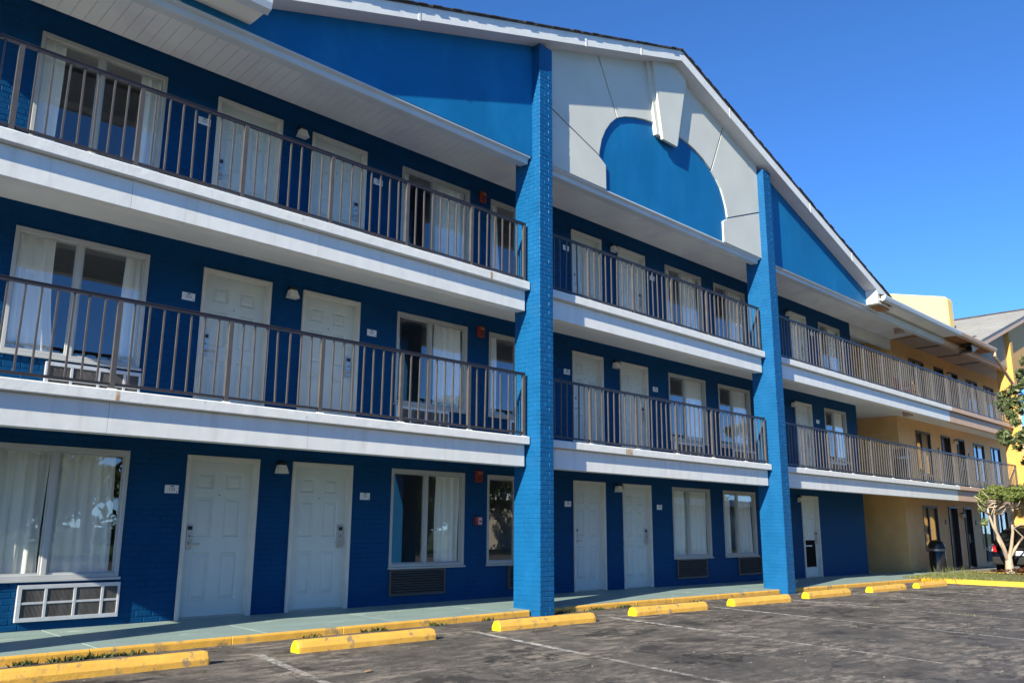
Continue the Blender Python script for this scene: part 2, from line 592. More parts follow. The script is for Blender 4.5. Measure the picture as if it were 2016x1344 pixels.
# lawn across the lot (seen in the window panes)
lw = MB()
for (x0, x1) in zip(xs, xs[1:]):
    lw.quad((x0, -400, ground_z(x0, -400) + 0.05), (x1, -400, ground_z(x1, -400) + 0.05),
            (x1, -24, ground_z(x1, -24) + 0.05), (x0, -24, ground_z(x0, -24) + 0.05))
struct(lw.build('lawn_across_the_lot', 'lawn'))

# painted stall lines
def paint_line(x, y0, y1, w, m, slant=-0.22):
    b = MB()
    n = 14
    for k in range(n):
        ya, yb = y0 + (y1 - y0) * k / n, y0 + (y1 - y0) * (k + 1) / n
        xa, xb = x - slant * (ya - y0) * -1, x - slant * (yb - y0) * -1
        b.quad((xa - w / 2, ya, ground_z(xa, ya) + 0.004), (xa + w / 2, ya, ground_z(xa, ya) + 0.004),
               (xb + w / 2, yb, ground_z(xb, yb) + 0.004), (xb - w / 2, yb, ground_z(xb, yb) + 0.004))
    b.build('painted_line', m, lot)
for k, x in enumerate([4.76, 7.78, 10.55, 13.35, 16.03, 18.85, 21.5, 24.0]):
    paint_line(x, -1.12, -2.0 if k in (0,) else -3.1, 0.10, 'line_paint', 0.22)
    paint_line(x + (-0.22 * (0.88 if k == 0 else 1.98)), -2.0 if k == 0 else -3.1, -6.2, 0.085, 'line_faint', 0.22)

# oil stains in the stalls
worn_paint('oil', (0.030, 0.027, 0.024), 0.47, 0.66, 5.0)
rg = random.Random(4)
for cx, cy, rx, ry in ((6.6, -3.1, 0.55, 0.30), (9.2, -2.35, 0.75, 0.32), (8.0, -4.4, 0.6, 0.35), (11.9, -2.5, 0.8, 0.3), (14.4, -2.9, 1.0, 0.34), (14.9, -1.9, 0.5, 0.2), (17.3, -2.6, 0.8, 0.28), (20.2, -2.5, 0.8, 0.28), (12.6, -4.3, 0.7, 0.3), (22.8, -2.2, 0.8, 0.25)):
    b = MB()
    n_ = 22
    for q in range(n_):
        a = 6.2832 * q / n_
        k = rg.uniform(0.7, 1.15)
        x_, y_ = cx + rx * k * math.cos(a), cy + ry * k * math.sin(a)
        b.v.append((x_, y_, ground_z(x_, y_) + 0.0022))
    b.f.append(tuple(range(n_)))
    b.build('oil_stain', 'oil', lot)
# walkway slabs
walk = struct(box('walkway', 'mortar_dark', None, -6, 44.6, -0.12, YW + 0.02, -0.6, -0.34))
seams = [-6, -4.1, -2.2, -0.3, 1.6, 3.5, 5.4, 7.3, 9.2, 11.1, 13.0, 14.9, 16.8, 18.7, 20.6, 22.5, 24.4, 26.0]
for x0, x1 in zip(seams, seams[1:]):
    b = MB()
    g_ = 0.004
    za, zb = drop(x0), drop(x1)
    v = [(x0 + g_, YW + 0.02, za), (x1 - g_, YW + 0.02, zb), (x1 - g_, -0.147, zb - 0.032), (x0 + g_, -0.147, za - 0.032)]
    b.v = v + [(x, y, z - 0.3) for x, y, z in v]
    b.f = [(3, 2, 1, 0), (4, 5, 6, 7), (0, 1, 5, 4), (1, 2, 6, 5), (2, 3, 7, 6), (3, 0, 4, 7)]
    b.build('paving_slab', 'walk_paint', walk, bevel=0.006)
for x0, x1 in [(26.0, 28.4), (28.4, 30.9), (30.9, 33.4), (33.4, 36), (36, 38.6), (38.6, 41.4), (41.4, 44.6)]:
    b = MB()
    za, zb = drop(x0), drop(x1)
    v = [(x0 + .004, 9.0 if x0 < 29.6 and x1 < 30 else YW + 0.02, za), (x1 - .004, 9.0 if x1 < 30 else YW + 0.02, zb),
         (x1 - .004, 0.25, zb - 0.03), (x0 + .004, 0.25, za - 0.03)]
    b.v = v + [(x, y, z - 0.3) for x, y, z in v]
    b.f = [(3, 2, 1, 0), (4, 5, 6, 7), (0, 1, 5, 4), (1, 2, 6, 5), (2, 3, 7, 6), (3, 0, 4, 7)]
    b.build('paving_slab', 'walk_paint' if x0 < 29 else 'walk_concrete', walk, bevel=0.006)
# kerb face
kerb = struct(MB().box(-6, -5.99, -0.16, -0.15, -0.2, -0.15).build('kerb', 'kerb_yellow'))
def kerb_run(x0, x1):
    x = x0
    while x < x1 - 0.05:
        w = min(RNG.uniform(0.9, 1.9), x1 - x)
        if x1 - x - w < 0.3:
            w = x1 - x
        b = MB()
        e = RNG.uniform(-0.004, 0.004)
        prof = [(-0.145, -0.4), (-0.178 + e, -0.4), (-0.172 + e, -0.055), (-0.160 + e, -0.036), (-0.145, -0.031)]
        b.extr_x(prof, x + 0.003, x + w - 0.003)
        b.v = [(a, y, z + drop(a)) for a, y, z in b.v]
        b.build('kerb_block', 'kerb_yellow', kerb, bevel=0.004)
        x += w
kerb_run(-6, 9.78)
kerb_run(10.19, 17.52)
kerb_run(17.95, 25.9)

# ---------------------------------------------------------------- the blue building
motel = thing('motel_building', 'three-storey blue brick motel with a grey arched gable and open walkways', 'building', (14, 2, 0))
motel.matrix_parent_inverse if False else None
def M(o):
    """parent to the motel keeping world coordinates"""
    o.parent = motel
    o.matrix_parent_inverse = Matrix.Translation(motel.location).inverted()
    return o

wing = thing('yellow_motel_wing', 'yellow brick motel wing with dark brown doors beyond the blue front', 'building', (34, 2, 0))
def Wg(o):
    o.parent = wing
    o.matrix_parent_inverse = Matrix.Translation(wing.location).inverted()
    return o

# openings in the blue wall: (x0, x1, z0, z1) with kind
DOORS, WINS = [], []
for fl in range(3):
    z = fl * FH
    for x0, x1, side in [(5.06, 6.11, 'L'), (6.64, 7.685, 'R'), (12.86, 13.84, 'L'), (14.42, 15.41, 'R'), (22.3, 23.29, 'R')]:
        DOORS.append((x0, x1, z + (drop(x0) if fl == 0 else 0), z + 2.10, side, fl))
    for x0, x1 in [(2.70, 4.31), (8.435, 10.005), (10.544, 12.11), (16.217, 17.754), (18.334, 19.85), (24.115, 25.56)]:
        if fl == 0 and x0 > 24:
            continue
        WINS.append((x0, x1, z + 0.565, z + 2.10, fl))
ACS = []      # (x0, x1, z0, z1, type, floor)
for fl in range(2):
    z = fl * FH
    ACS.append((3.20, 4.335, z + 0.10, z + 0.505, 'metal', fl))
    ACS.append((8.445, 9.585, z + 0.13, z + 0.53, 'metal' if fl else 'louvre', fl))
    ACS.append((11.055, 12.0, z + 0.13, z + 0.53, 'metal' if fl else 'louvre', fl))
    ACS.append((16.30, 17.49, z + 0.12, z + 0.53, 'metal' if fl else 'louvre', fl))
    ACS.append((18.87, 20.0, z + 0.12, z + 0.53, 'metal' if fl else 'louvre', fl))
    if fl:
        ACS.append((24.2, 25.3, z + 0.12, z + 0.53, 'metal', fl))

WX0, WX1, WZ0, WZ1 = 0.0, 26.35, -0.25, 7.72
HOLES = [(d[0], d[1], d[2] - 0.02, d[3]) for d in DOORS] + [(w[0], w[1], w[2], w[3]) for w in WINS]

def wall_core(holes, x0, x1, z0, z1, y0, y1, rev=0.16):
    """solid wall with rectangular openings: cells kept outside the openings"""
    cx = sorted({x0, x1, *[h[0] for h in holes], *[h[1] for h in holes]})
    b = MB()
    for a, c in zip(cx, cx[1:]):
        hs = sorted([h for h in holes if h[0] < (a + c) / 2 < h[1]], key=lambda h: h[2])
        z = z0
        for h in hs:
            if h[2] > z + 1e-4:
                b.box(a, c, y0, y1, z, h[2])
            z = max(z, h[3])
        if z < z1 - 1e-4:
            b.box(a, c, y0, y1, z, z1)
    return b

wall = M(wall_core(HOLES, WX0, WX1, WZ0, WZ1, YW + 0.0035, YW + 0.20).build('wall', 'shaded_blue_brick'))

# bricks: one shared unit mesh (1 x 1 x 1, open back), scaled per brick
def brick_mesh(name, m):
    e = 0.03
    v = [(0, 1, 0), (1, 1, 0), (1, 1, 1), (0, 1, 1),
         (0, .25, 0), (1, .25, 0), (1, .25, 1), (0, .25, 1),
         (e, 0, .08), (1 - e, 0, .08), (1 - e, 0, .92), (e, 0, .92)]
    f = [(0, 1, 5, 4), (1, 2, 6, 5), (2, 3, 7, 6), (3, 0, 4, 7), (4, 5, 9, 8), (5, 6, 10, 9), (6, 7, 11, 10), (7, 4, 8, 11), (8, 9, 10, 11)]
    me = bpy.data.meshes.new(name)
    me.from_pydata(v, [], f)
    me.materials.append(MATS[m])
    return me
BRICK_V = [(0, 1, 0), (1, 1, 0), (1, 1, 1), (0, 1, 1), (0, .25, 0), (1, .25, 0), (1, .25, 1), (0, .25, 1),
           (.03, 0, .08), (.97, 0, .08), (.97, 0, .92), (.03, 0, .92)]
BRICK_F = [(0, 1, 5, 4), (1, 2, 6, 5), (2, 3, 7, 6), (3, 0, 4, 7), (4, 5, 9, 8), (5, 6, 10, 9), (6, 7, 11, 10), (7, 4, 8, 11), (8, 9, 10, 11)]
BRICK_ME = brick_mesh('brick', 'blue_brick')
WALL_BRICK_ME = brick_mesh('brick', 'shaded_blue_brick')
CH, BL, MJ = 0.0725, 0.203, 0.008

def lay_bricks(x0, x1, z0, z1, holes, yface):
    """list of (x0, x1, z, height, y) of running-bond bricks cut at openings"""
    out = []
    rg = random.Random(3)
    k = 0
    z = z0
    while z < z1 - 0.03:
        zt = min(z + CH, z1)
        zc = (z + zt) / 2
        cuts = sorted([(h[0], h[1]) for h in holes if h[2] < zc < h[3]])
        spans = []
        a = x0
        for c0, c1 in cuts:
            if c0 > a + 0.02:
                spans.append((a, c0))
            a = max(a, c1)
        if a < x1 - 0.02:
            spans.append((a, x1))
        off = (k % 2) * BL / 2
        for s0, s1 in spans:
            n0 = math.floor((s0 - off) / BL)
            x = n0 * BL + off
            while x < s1:
                b0, b1 = max(x, s0), min(x + BL, s1)
                if b1 - b0 > 0.025:
                    out.append((b0 + MJ / 2, b1 - MJ / 2, z + MJ / 2, zt - z - MJ, yface + rg.uniform(-0.0025, 0.003)))
                x += BL
        z += CH
        k += 1
    return out

def bricks_joined(name, m, parent_fn, bricks, matrix=None):
    n = len(bricks)
    if not n:
        return None
    bv = np.array(BRICK_V)
    arr = np.array([(b[0], b[1], b[2], b[3], b[4]) for b in bricks])
    V = np.empty((n, 12, 3))
    V[:, :, 0] = arr[:, None, 0] + bv[None, :, 0] * (arr[:, 1] - arr[:, 0])[:, None]
    V[:, :, 1] = arr[:, None, 4] + bv[None, :, 1] * 0.02
    V[:, :, 2] = arr[:, None, 2] + bv[None, :, 2] * arr[:, None, 3]
    F = (np.array(BRICK_F)[None] + (np.arange(n) * 12)[:, None, None]).reshape(-1, 4)
    me = bpy.data.meshes.new(name)
    V = V.reshape(-1, 3)
    if matrix is not None:
        V = V @ np.array(matrix.to_3x3()).T + np.array(matrix.translation)
    me.from_pydata(V.tolist(), [], F.tolist())
    me.materials.append(MATS[m])
    o = link(name, me)
    o['kind'] = 'stuff'
    return parent_fn(o) if parent_fn else o

BHOLES = HOLES + [(a[0] - 0.01, a[1] + 0.01, a[2], a[3]) for a in ACS] + [(2.3, 3.2, 0.49, 0.56), (2.3, 3.2, FH + 0.49, FH + 0.56)]
wb = lay_bricks(WX0, WX1, 0.0, WZ1 - 0.02, BHOLES, YW - 0.001)
camv = Vector(CAM)
def px_size(b):
    p = Vector(((b[0] + b[1]) / 2, YW, b[2]))
    d = p - camv
    z = d.dot(_f)
    if z < 0.5:
        return 0
    sx, sy = 1008 + FPX * d.dot(_r2) / z, 672 - FPX * d.dot(_u2) / z
    if not (0 <= sx < 2016 and 0 <= sy < 1344):
        return 0
    return (b[1] - b[0]) / z
order = sorted(range(len(wb)), key=lambda i: -px_size(wb[i]))
near = set(order[:280])
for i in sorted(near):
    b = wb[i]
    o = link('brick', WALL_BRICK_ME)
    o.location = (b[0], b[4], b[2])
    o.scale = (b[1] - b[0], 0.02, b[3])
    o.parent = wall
bricks_joined('brickwork', 'shaded_blue_brick', lambda o: (setattr(o, 'parent', wall), o)[1], [wb[i] for i in range(len(wb)) if i not in near])
for fl in range(2):                           # upright sill bricks left of the air conditioner
    x = 2.32
    while x < 3.15:
        o = link('sill_brick', WALL_BRICK_ME)
        o.location = (x, YW - 0.012, fl * FH + 0.485)
        o.scale = (0.078, 0.03, 0.078)
        o.parent = wall
        x += 0.088
# drop strip at the foot of the wall where the walkway falls
# ---- brick pillars
def pillar(name, x0, x1, ztop, m, parent_fn, objs=0, zb=-0.2, yb0=-0.35, yb1=0.22):
    core = MB().box(x0 + .004, x1 - .004, yb0 + .004, yb1 - .004, zb, ztop).build(name, m)
    parent_fn(core)
    facesL = []
    # local frame: u along face, outward -y ; matrices map (u, y, z)
    front = Matrix(((1, 0, 0, x0), (0, 1, 0, yb0), (0, 0, 1, 0), (0, 0, 0, 1)))
    back = Matrix(((-1, 0, 0, x1), (0, -1, 0, yb1), (0, 0, 1, 0), (0, 0, 0, 1)))
    left = Matrix(((0, 1, 0, x0), (-1, 0, 0, yb1), (0, 0, 1, 0), (0, 0, 0, 1)))
    right = Matrix(((0, -1, 0, x1), (1, 0, 0, yb0), (0, 0, 1, 0), (0, 0, 0, 1)))
    rg = random.Random(5)
    bl = {'front': [], 'back': [], 'left': [], 'right': []}
    z, k = zb, 0
    W, D = x1 - x0, yb1 - yb0
    while z < ztop - 0.04:
        h = min(CH, ztop - z) - MJ
        odd = k % 2
        for nm, Ln in (('front', W), ('back', W), ('left', D), ('right', D)):
            segs = []
            if Ln == W:
                cut = W * (0.34 if odd else 0.66)
                segs = [(0.004, cut), (cut, W - 0.004)]
            else:
                n = 3
                st = Ln / n
                pts = [0.004] + ([st * j for j in range(1, n)] if not odd else [st * (j + .5) for j in range(n)]) + [Ln - 0.004]
                segs = list(zip(pts, pts[1:]))
            for a, b in segs:
                bl[nm].append((a + (MJ / 2 if a > 0.01 else 0), b - (MJ / 2 if b < Ln - 0.01 else 0), z + MJ / 2, h, rg.uniform(-0.002, 0.002)))
        z += CH
        k += 1
    mats = {'front': front, 'back': back, 'left': left, 'right': right}
    rest = dict(bl)
    if objs:
        allb = [(b[2], nm, b) for nm in ('left', 'front') for b in bl[nm] if b[2] > -0.12]
        allb.sort(key=lambda t: t[0])
        pick = allb[:objs]
        pk = {(nm, b) for _, nm, b in pick}
        for _, nm, b in pick:
            o = link('brick', BRICK_ME)
            o.parent = core
            o.matrix_basis = mats[nm] @ Matrix.Translation((b[0], b[4], b[2])) @ Matrix.Diagonal((b[1] - b[0], 0.02, b[3], 1))
        rest = {nm: [b for b in bl[nm] if (nm, b) not in pk] for nm in bl}
    bv = np.array(BRICK_V)
    Vs, Fs, c = [], [], 0
    for nm, lst in rest.items():
        if not lst:
            continue
        arr = np.array(lst)
        n = len(arr)
        V = np.empty((n, 12, 3))
        V[:, :, 0] = arr[:, None, 0] + bv[None, :, 0] * (arr[:, 1] - arr[:, 0])[:, None]
        V[:, :, 1] = arr[:, None, 4] + bv[None, :, 1] * 0.02
        V[:, :, 2] = arr[:, None, 2] + bv[None, :, 2] * arr[:, None, 3]
        mt = mats[nm]
        V = V.reshape(-1, 3) @ np.array(mt.to_3x3()).T + np.array(mt.translation)
        Vs.append(V)
        Fs.append((np.array(BRICK_F)[None] + (np.arange(n) * 12)[:, None, None]).reshape(-1, 4) + c)
        c += len(V)
    me = bpy.data.meshes.new('brickwork')
    me.from_pydata(np.concatenate(Vs).tolist(), [], np.concatenate(Fs).tolist())
    me.materials.append(MATS[m])
    o = link('brickwork', me, core)
    o['kind'] = 'stuff'
    return core
GX, GZ = 14.03, 10.79                # apex of the gable (underside of the rake)
SL = 0.3265
def rake_z(x):
    return GZ - SL * abs(x - GX)
pillar('pillar', 9.82, 10.145, rake_z(9.82) - 0.02, 'blue_brick', M, objs=290)
pillar('pillar', 17.55, 17.90, rake_z(17.9) - 0.02, 'blue_brick', M)
pillar('pillar', 0.57, 0.90, 7.22, 'blue_brick', M)

# ---- galleries: decks, lips, fascia panels
LIP = {1: (2.466, 2.588), 2: (4.992, 5.128)}
FB = {1: 2.125, 2: 4.648}
BAYS = [(0.92, 9.80), (10.165, 17.53), (17.92, 29.66)]
for fl in (1, 2):
    l0, l1 = LIP[fl]
    dk = M(box('gallery_deck', 'ceiling_paint', None, 0.86, 36.38, 0.24, YW + 0.004, l0 - 0.005, l1 + 0.02))
    M(box('end_beam', 'fascia_metal', None, 0.86, 0.98, 0.225, YW, FB[fl], l0 - 0.006))
    for bi, (x0, x1) in enumerate(BAYS):
        M(MB().extr_x([(-0.15, l0), (-0.15, l1 - 0.01), (-0.14, l1), (0.238, l1 + 0.018), (0.238, l0)], x0, x1 if bi == 2 else x1 - 0.0)
          .build('slab_edge', 'lip_paint', bevel=0.006))
        # fascia panels below the slab edge
        x = x0
        first = {0: 3.4}.get(bi, x0 + 1.9)
        cuts = [x0]
        c = first
        while c < x1 - 0.4:
            if c > x0 + 0.3:
                cuts.append(c)
            c += 2.44
        cuts.append(x1 - (0.0 if bi == 2 else 0.03))
        bm_ = M(MB().box(x0, x1 - 0.05 * (bi != 2), -0.045, 0.10, FB[fl] + 0.004, l0 - 0.001).build('edge_beam', 'beam_paint'))
        for a, c in zip(cuts, cuts[1:]):
            MB().extr_x([(-0.048, l0 - 0.004), (-0.060, l0 - 0.02), (-0.0605, FB[fl] + 0.004), (-0.056, FB[fl]), (0.112, FB[fl]), (0.112, FB[fl] + 0.003), (-0.048, FB[fl] + 0.003)],
                        a + 0.002, c - 0.002).build('fascia_panel', 'fascia_metal', bm_)

worn_paint('rust', (0.50, 0.27, 0.07), 0.38, 0.62, 14.0)
for xr, wr, fl_ in ((12.28, 0.20, 1), (8.9, 0.05, 2), (3.42, 0.04, 1)):
    M(MB().quad((xr, -0.1525, LIP[fl_][0] + 0.006), (xr + wr, -0.1525, LIP[fl_][0] + 0.006), (xr + wr, -0.1525, LIP[fl_][1] - 0.012), (xr, -0.1525, LIP[fl_][1] - 0.012)).build('rust_stain', 'rust'))
# ---- porch eaves, soffits
EAVE = [(-0.168, 7.335), (-0.168, 7.312), (-0.160, 7.306), (-0.115, 7.296), (-0.105, 7.285), (-0.098, 7.222), (-0.085, 7.214), (0.075, 7.224), (0.075, 7.70), (-0.13, 7.70), (-0.13, 7.335)]
for x0, x1 in [(0.92, 9.79), (10.165, 17.52), (17.92, 29.66)]:
    M(MB().extr_x(EAVE, x0, x1).build('eave_beam', 'beam_paint'))
M(box('end_beam', 'beam_paint', None, 0.86, 0.98, 0.225, YW, 7.224, 7.70))
sof = M(box('soffit', 'ceiling_paint', None, 0.88, 29.66, 0.24, YW + 0.2, 7.80, 7.86))
pl_me = MB().box(0, 0.160, 0, 1.46, 0, 0.012).mesh('plank', 'soffit_vinyl')
tilt = math.atan2(-0.135, 1.45)
x = 0.985
while x < 29.5:
    o = link('plank', pl_me, sof)
    o.location = (x, 0.12, 7.745)
    o.rotation_euler = (tilt, 0, 0)
    x += 0.1655
# ---- gable wall and trim
gb = 7.336
def gable_poly(x0, x1):
    pts = [(x0, gb), (x1, gb), (x1, rake_z(x1) + 0.03)]
    if x0 < GX < x1:
        pts.append((GX, GZ + 0.03))
    pts.append((x0, rake_z(x0) + 0.03))
    return pts
LX = GX - (GZ - gb - 0.05) / SL       # foot of the rake
RX = 2 * GX - LX
M(MB().extr_y(gable_poly(LX + 0.1, 9.83), -0.175, -0.05).build('gable_wall', 'blue_stucco'))
M(MB().extr_y(gable_poly(17.89, RX - 0.1), -0.175, -0.05).build('gable_wall', 'blue_stucco'))
M(MB().extr_y(gable_poly(10.14, 17.56), -0.150, -0.05).build('arch_panel', 'blue_stucco'))
# grey arch stones
import_arch = [(11.62, 8.002), (11.70, 8.30), (11.82, 8.53), (11.98, 8.735), (12.184, 8.911), (12.45, 9.04), (12.759, 9.137), (13.1, 9.215), (13.52, 9.28)]
archR = [(14.304, 9.264), (14.62, 9.225), (14.894, 9.169), (15.22, 9.055), (15.516, 8.896), (15.72, 8.74), (15.884, 8.573), (15.99, 8.38), (16.071, 8.176), (16.10, 8.03), (16.11, 7.925)]
def arch_c(x, z):                     # groove direction: radial from a low centre
    return (x, z)
gw = 0.016
stones = []
jl, jr = 11.81, 15.92
xa, xb = 10.142, 17.556
# left lower block
stones.append([(xa, gb), (jl, gb), (jl, 7.815), (11.61, 7.935), (xa, 8.465 - gw)])
# left big stone up to groove 2
stones.append([(xa, 8.465 + gw), (11.625, 7.96), (11.62, 8.002), (11.70, 8.30), (11.82, 8.53), (11.98, 8.735), (12.17, 8.905), (11.60, rake_z(11.60) + .03), (xa, rake_z(xa) + .03)])
# crown left
stones.append([(12.205, 8.925), (12.45, 9.04), (12.759, 9.137), (13.1, 9.215), (13.60, 9.285), (13.60, rake_z(13.6) + .03), (11.635, rake_z(11.635) + .03)])
# behind and right of the keystone
stones.append([(13.603, 9.285), (13.9, 9.31), (14.304, 9.264), (14.62, 9.225), (14.894, 9.169), (15.22, 9.055), (15.50, 8.905), (16.11, rake_z(16.11) + .03), (GX, GZ + .03), (13.603, rake_z(13.603) + .03)])
# right shoulder
stones.append([(15.535, 8.885), (15.72, 8.74), (15.884, 8.573), (15.99, 8.38), (16.071, 8.176), (16.10, 8.03), (16.112, 7.945), (xb, 8.475), (xb, rake_z(xb) + .03), (16.145, rake_z(16.145) + .03)])
# right lower block
stones.append([(jr, gb), (xb, gb), (xb, 8.44), (16.10, 7.912), (jr, 7.81)])
for st in stones:
    M(MB().extr_y(st, -0.190, -0.148).build('arch_stone', 'grey_stucco', bevel=0.004))
ko = [(13.43, 8.985), (13.72, 8.985), (13.72, rake_z(13.72) + 0.03), (13.16, rake_z(13.16) + .03)]
key = M(MB().extr_y([(13.425, 8.99), (14.17, 8.99), (14.62, rake_z(14.62) + .03), (GX, GZ + .03), (13.13, rake_z(13.13) + .03)], -0.245, -0.149).build('keystone', 'grey_stucco', bevel=0.004))
MB().extr_y([(13.545, 8.905), (14.05, 8.905), (14.50, rake_z(14.50) + .03), (GX, GZ + .03), (13.265, rake_z(13.265) + .03)], -0.305, -0.2451).build('keystone_face', 'grey_stucco', key, bevel=0.004)

# ---- rake: soffit board, fascia board, shingle edge, roof planes
YO = -0.485
def rake_strip(x0, x1, dz0, dz1, y0, y1):
    b = MB()
    xs_ = [x0, GX, x1]
    for a, c in zip(xs_, xs_[1:]):
        i = len(b.v)
        za, zc = rake_z(a), rake_z(c)
        b.v += [(a, y0, za + dz0), (c, y0, zc + dz0), (c, y1, zc + dz0), (a, y1, za + dz0),
                (a, y0, za + dz1), (c, y0, zc + dz1), (c, y1, zc + dz1), (a, y1, za + dz1)]
        b.f += [tuple(i + j for j in q) for q in [(0, 3, 2, 1), (4, 5, 6, 7), (0, 1, 5, 4), (2, 3, 7, 6)]]
        b.f.append((i + 3, i, i + 4, i + 7) if a == x0 else (i + 1, i + 2, i + 6, i + 5))
    return b
M(rake_strip(LX, RX, 0.0, 0.02, YO + 0.002, -0.06).build('rake_soffit', 'rake_soffit'))
rk = M(rake_strip(LX, RX, -0.012, 0.215, YO - 0.02, YO + 0.001).build('rake_board', 'white_trim'))
MB().box(0, 0.004, 0, 0.004, 0, 0.23)
for xx in (7.05, 10.9, 12.6, 15.9, 19.6, 21.9):     # cover strips over the board joints
    zz = rake_z(xx)
    MB().box(xx - 0.02, xx + 0.02, YO - 0.026, YO - 0.0201, zz - 0.03, zz + 0.222).build('joint_cover', 'white_trim', rk)
roof = M(rake_strip(LX - 0.15, RX + 0.15, 0.217, 0.234, YO - 0.050, -0.045).build('roof', 'shingle'))
M(rake_strip(GX - 9.2, GX + 9.2, 0.217, 0.245, -0.0449, 13.0).build('roof', 'shingle'))
sh_me = MB().box(0, 0.19, -0.058, 0.03, 0, 0.013).mesh('shingle', 'shingle')
ang = math.atan(SL)
for sgn in (-1, 1):
    n = int((GX - LX) / math.cos(ang) / 0.142)
    for k in range(n):
        d = k * 0.142 + RNG.uniform(-0.02, 0.02)
        xx = (LX + 0.02 + d * math.cos(ang)) if sgn < 0 else (RX - 0.02 - d * math.cos(ang))
        o = link('shingle', sh_me, roof)
        o.location = (xx, YO + RNG.uniform(-0.014, 0.012), rake_z(xx) + 0.2355 + RNG.uniform(0, 0.006))
        o.rotation_euler = (RNG.uniform(-.02, .02), -ang if sgn < 0 else ang - math.pi, 0) if sgn < 0 else (RNG.uniform(-.02, .02), ang, 0)
        if sgn > 0:
            o.location.x -= 0.19 * math.cos(ang)
            o.location.z += 0.19 * math.sin(ang)
# low eaves either side of the gable
def low_eave(x0, x1, endl, endr, parent_fn, mg, ms, msk):
    parent_fn(MB().extr_x([(-0.585, 7.385), (-0.60, 7.385), (-0.615, 7.40), (-0.675, 7.42), (-0.70, 7.50), (-0.70, 7.545), (-0.69, 7.545), (-0.60, 7.53), (-0.585, 7.53)], x0, x1).build('gutter', mg))
    s = parent_fn(box('eave_soffit', ms, None, x0 + 0.02, x1 - 0.02, -0.584, -0.131, 7.43, 7.45))
    return s
se = low_eave(0.5, 4.60, 0, 1, M, 'beam_paint', 'soffit_vinyl', None)
M(box('eave_end', 'white_trim', None, 4.45, 4.60, -0.59, -0.176, 7.452, 7.75))
se = low_eave(23.46, 29.66, 0, 1, M, 'beam_paint', 'soffit_vinyl', None)
pe_me = MB().box(0, 0.160, 0, 0.45, 0, 0.010).mesh('eave_plank', 'soffit_vinyl')
x = 24.3
while x < 29.5:
    o = link('plank', pe_me, se)
    o.location = (x, -0.583, 7.418)
    x += 0.1655
M(MB().extr_y([(23.40, 7.34), (24.1, 7.34), (24.1, 7.62), (23.40, rake_z(23.4) - 0.003)], -0.50, -0.1755).build('rake_return', 'white_trim', bevel=0.004))
# torn plywood at the corner of the eave
b = MB()
b.extr_y([(23.62, 7.335), (24.25, 7.325), (24.3, 7.30), (24.0, 7.26), (23.9, 7.30), (23.75, 7.27), (23.66, 7.30)], -0.47, -0.20)
M(b.build('torn_board', 'bare_wood'))
M(box('eave_board', 'bare_wood', None, 23.7, 24.28, -0.58, -0.14, 7.405, 7.418))
# main roof behind
mr = MB()
for xa_, xb_, y_ in ((0.5, 4.6, -0.68), (4.6, 23.46, 0.3), (23.46, 29.66, -0.68)):
    z_ = 7.55 + (y_ + 0.68) * 0.32
    mr.quad((xa_, y_, z_), (xb_, y_, z_), (xb_, 6.2, 9.75), (xa_, 6.2, 9.75))
    mr.quad((xa_, 6.2, 9.75), (xb_, 6.2, 9.75), (xb_, 13.0, 7.55), (xa_, 13.0, 7.55))
M(mr.build('main_roof', 'shingle'))
M(box('rear_wall', 'blue_brick', None, 0, 26.35, 12.3, 12.5, -0.3, 7.7))
M(box('end_wall', 'blue_brick', None, -0.2, -0.001, YW, 12.5, -0.3, 7.7))
M(box('passage_wall', 'blue_brick', None, 26.15, 26.345, YW + 0.201, 12.3, -0.3, 7.7))

# ---------------------------------------------------------------- doors
PANELS = [(0.13, 0.37, 1.66, 1.87), (0.54, 0.78, 1.66, 1.87), (0.13, 0.37, 1.02, 1.54), (0.54, 0.78, 1.02, 1.54), (0.13, 0.37, 0.20, 0.82), (0.54, 0.78, 0.20, 0.82)]
def door_leaf_mesh(m):
    W_, H_ = 0.91, 2.03
    hs = PANELS
    b = MB()
    cx = sorted({0, W_, *[h[0] for h in hs], *[h[1] for h in hs]})
    for a, c in zip(cx, cx[1:]):
        col = sorted([h for h in hs if h[0] <= a + 1e-6 and h[1] >= c - 1e-6], key=lambda h: h[2])
        z = 0
        for h in col:
            b.box(a, c, 0, 0.04, z, h[2])
            z = h[3]
        b.box(a, c, 0, 0.04, z, H_)
    return b.mesh('door', m)
def panel_mesh(w, h, m):
    b = MB()
    rings = [(0, 0.0), (0.012, 0.019), (0.024, 0.020), (0.058, 0.003)]
    for ins, y in rings:
        b.v += [(ins, y, ins), (w - ins, y, ins), (w - ins, y, h - ins), (ins, y, h - ins)]
    for k in range(3):
        for j in range(4):
            j2 = (j + 1) % 4
            b.f.append((k * 4 + j, k * 4 + j2, k * 4 + 4 + j2, k * 4 + 4 + j))
    b.f.append((12, 13, 14, 15))
    return b.mesh('panel', m)
DOOR_ME = door_leaf_mesh('door_grey')
PANEL_ME = [panel_mesh(p[1] - p[0], p[3] - p[2], 'door_grey') for p in PANELS]
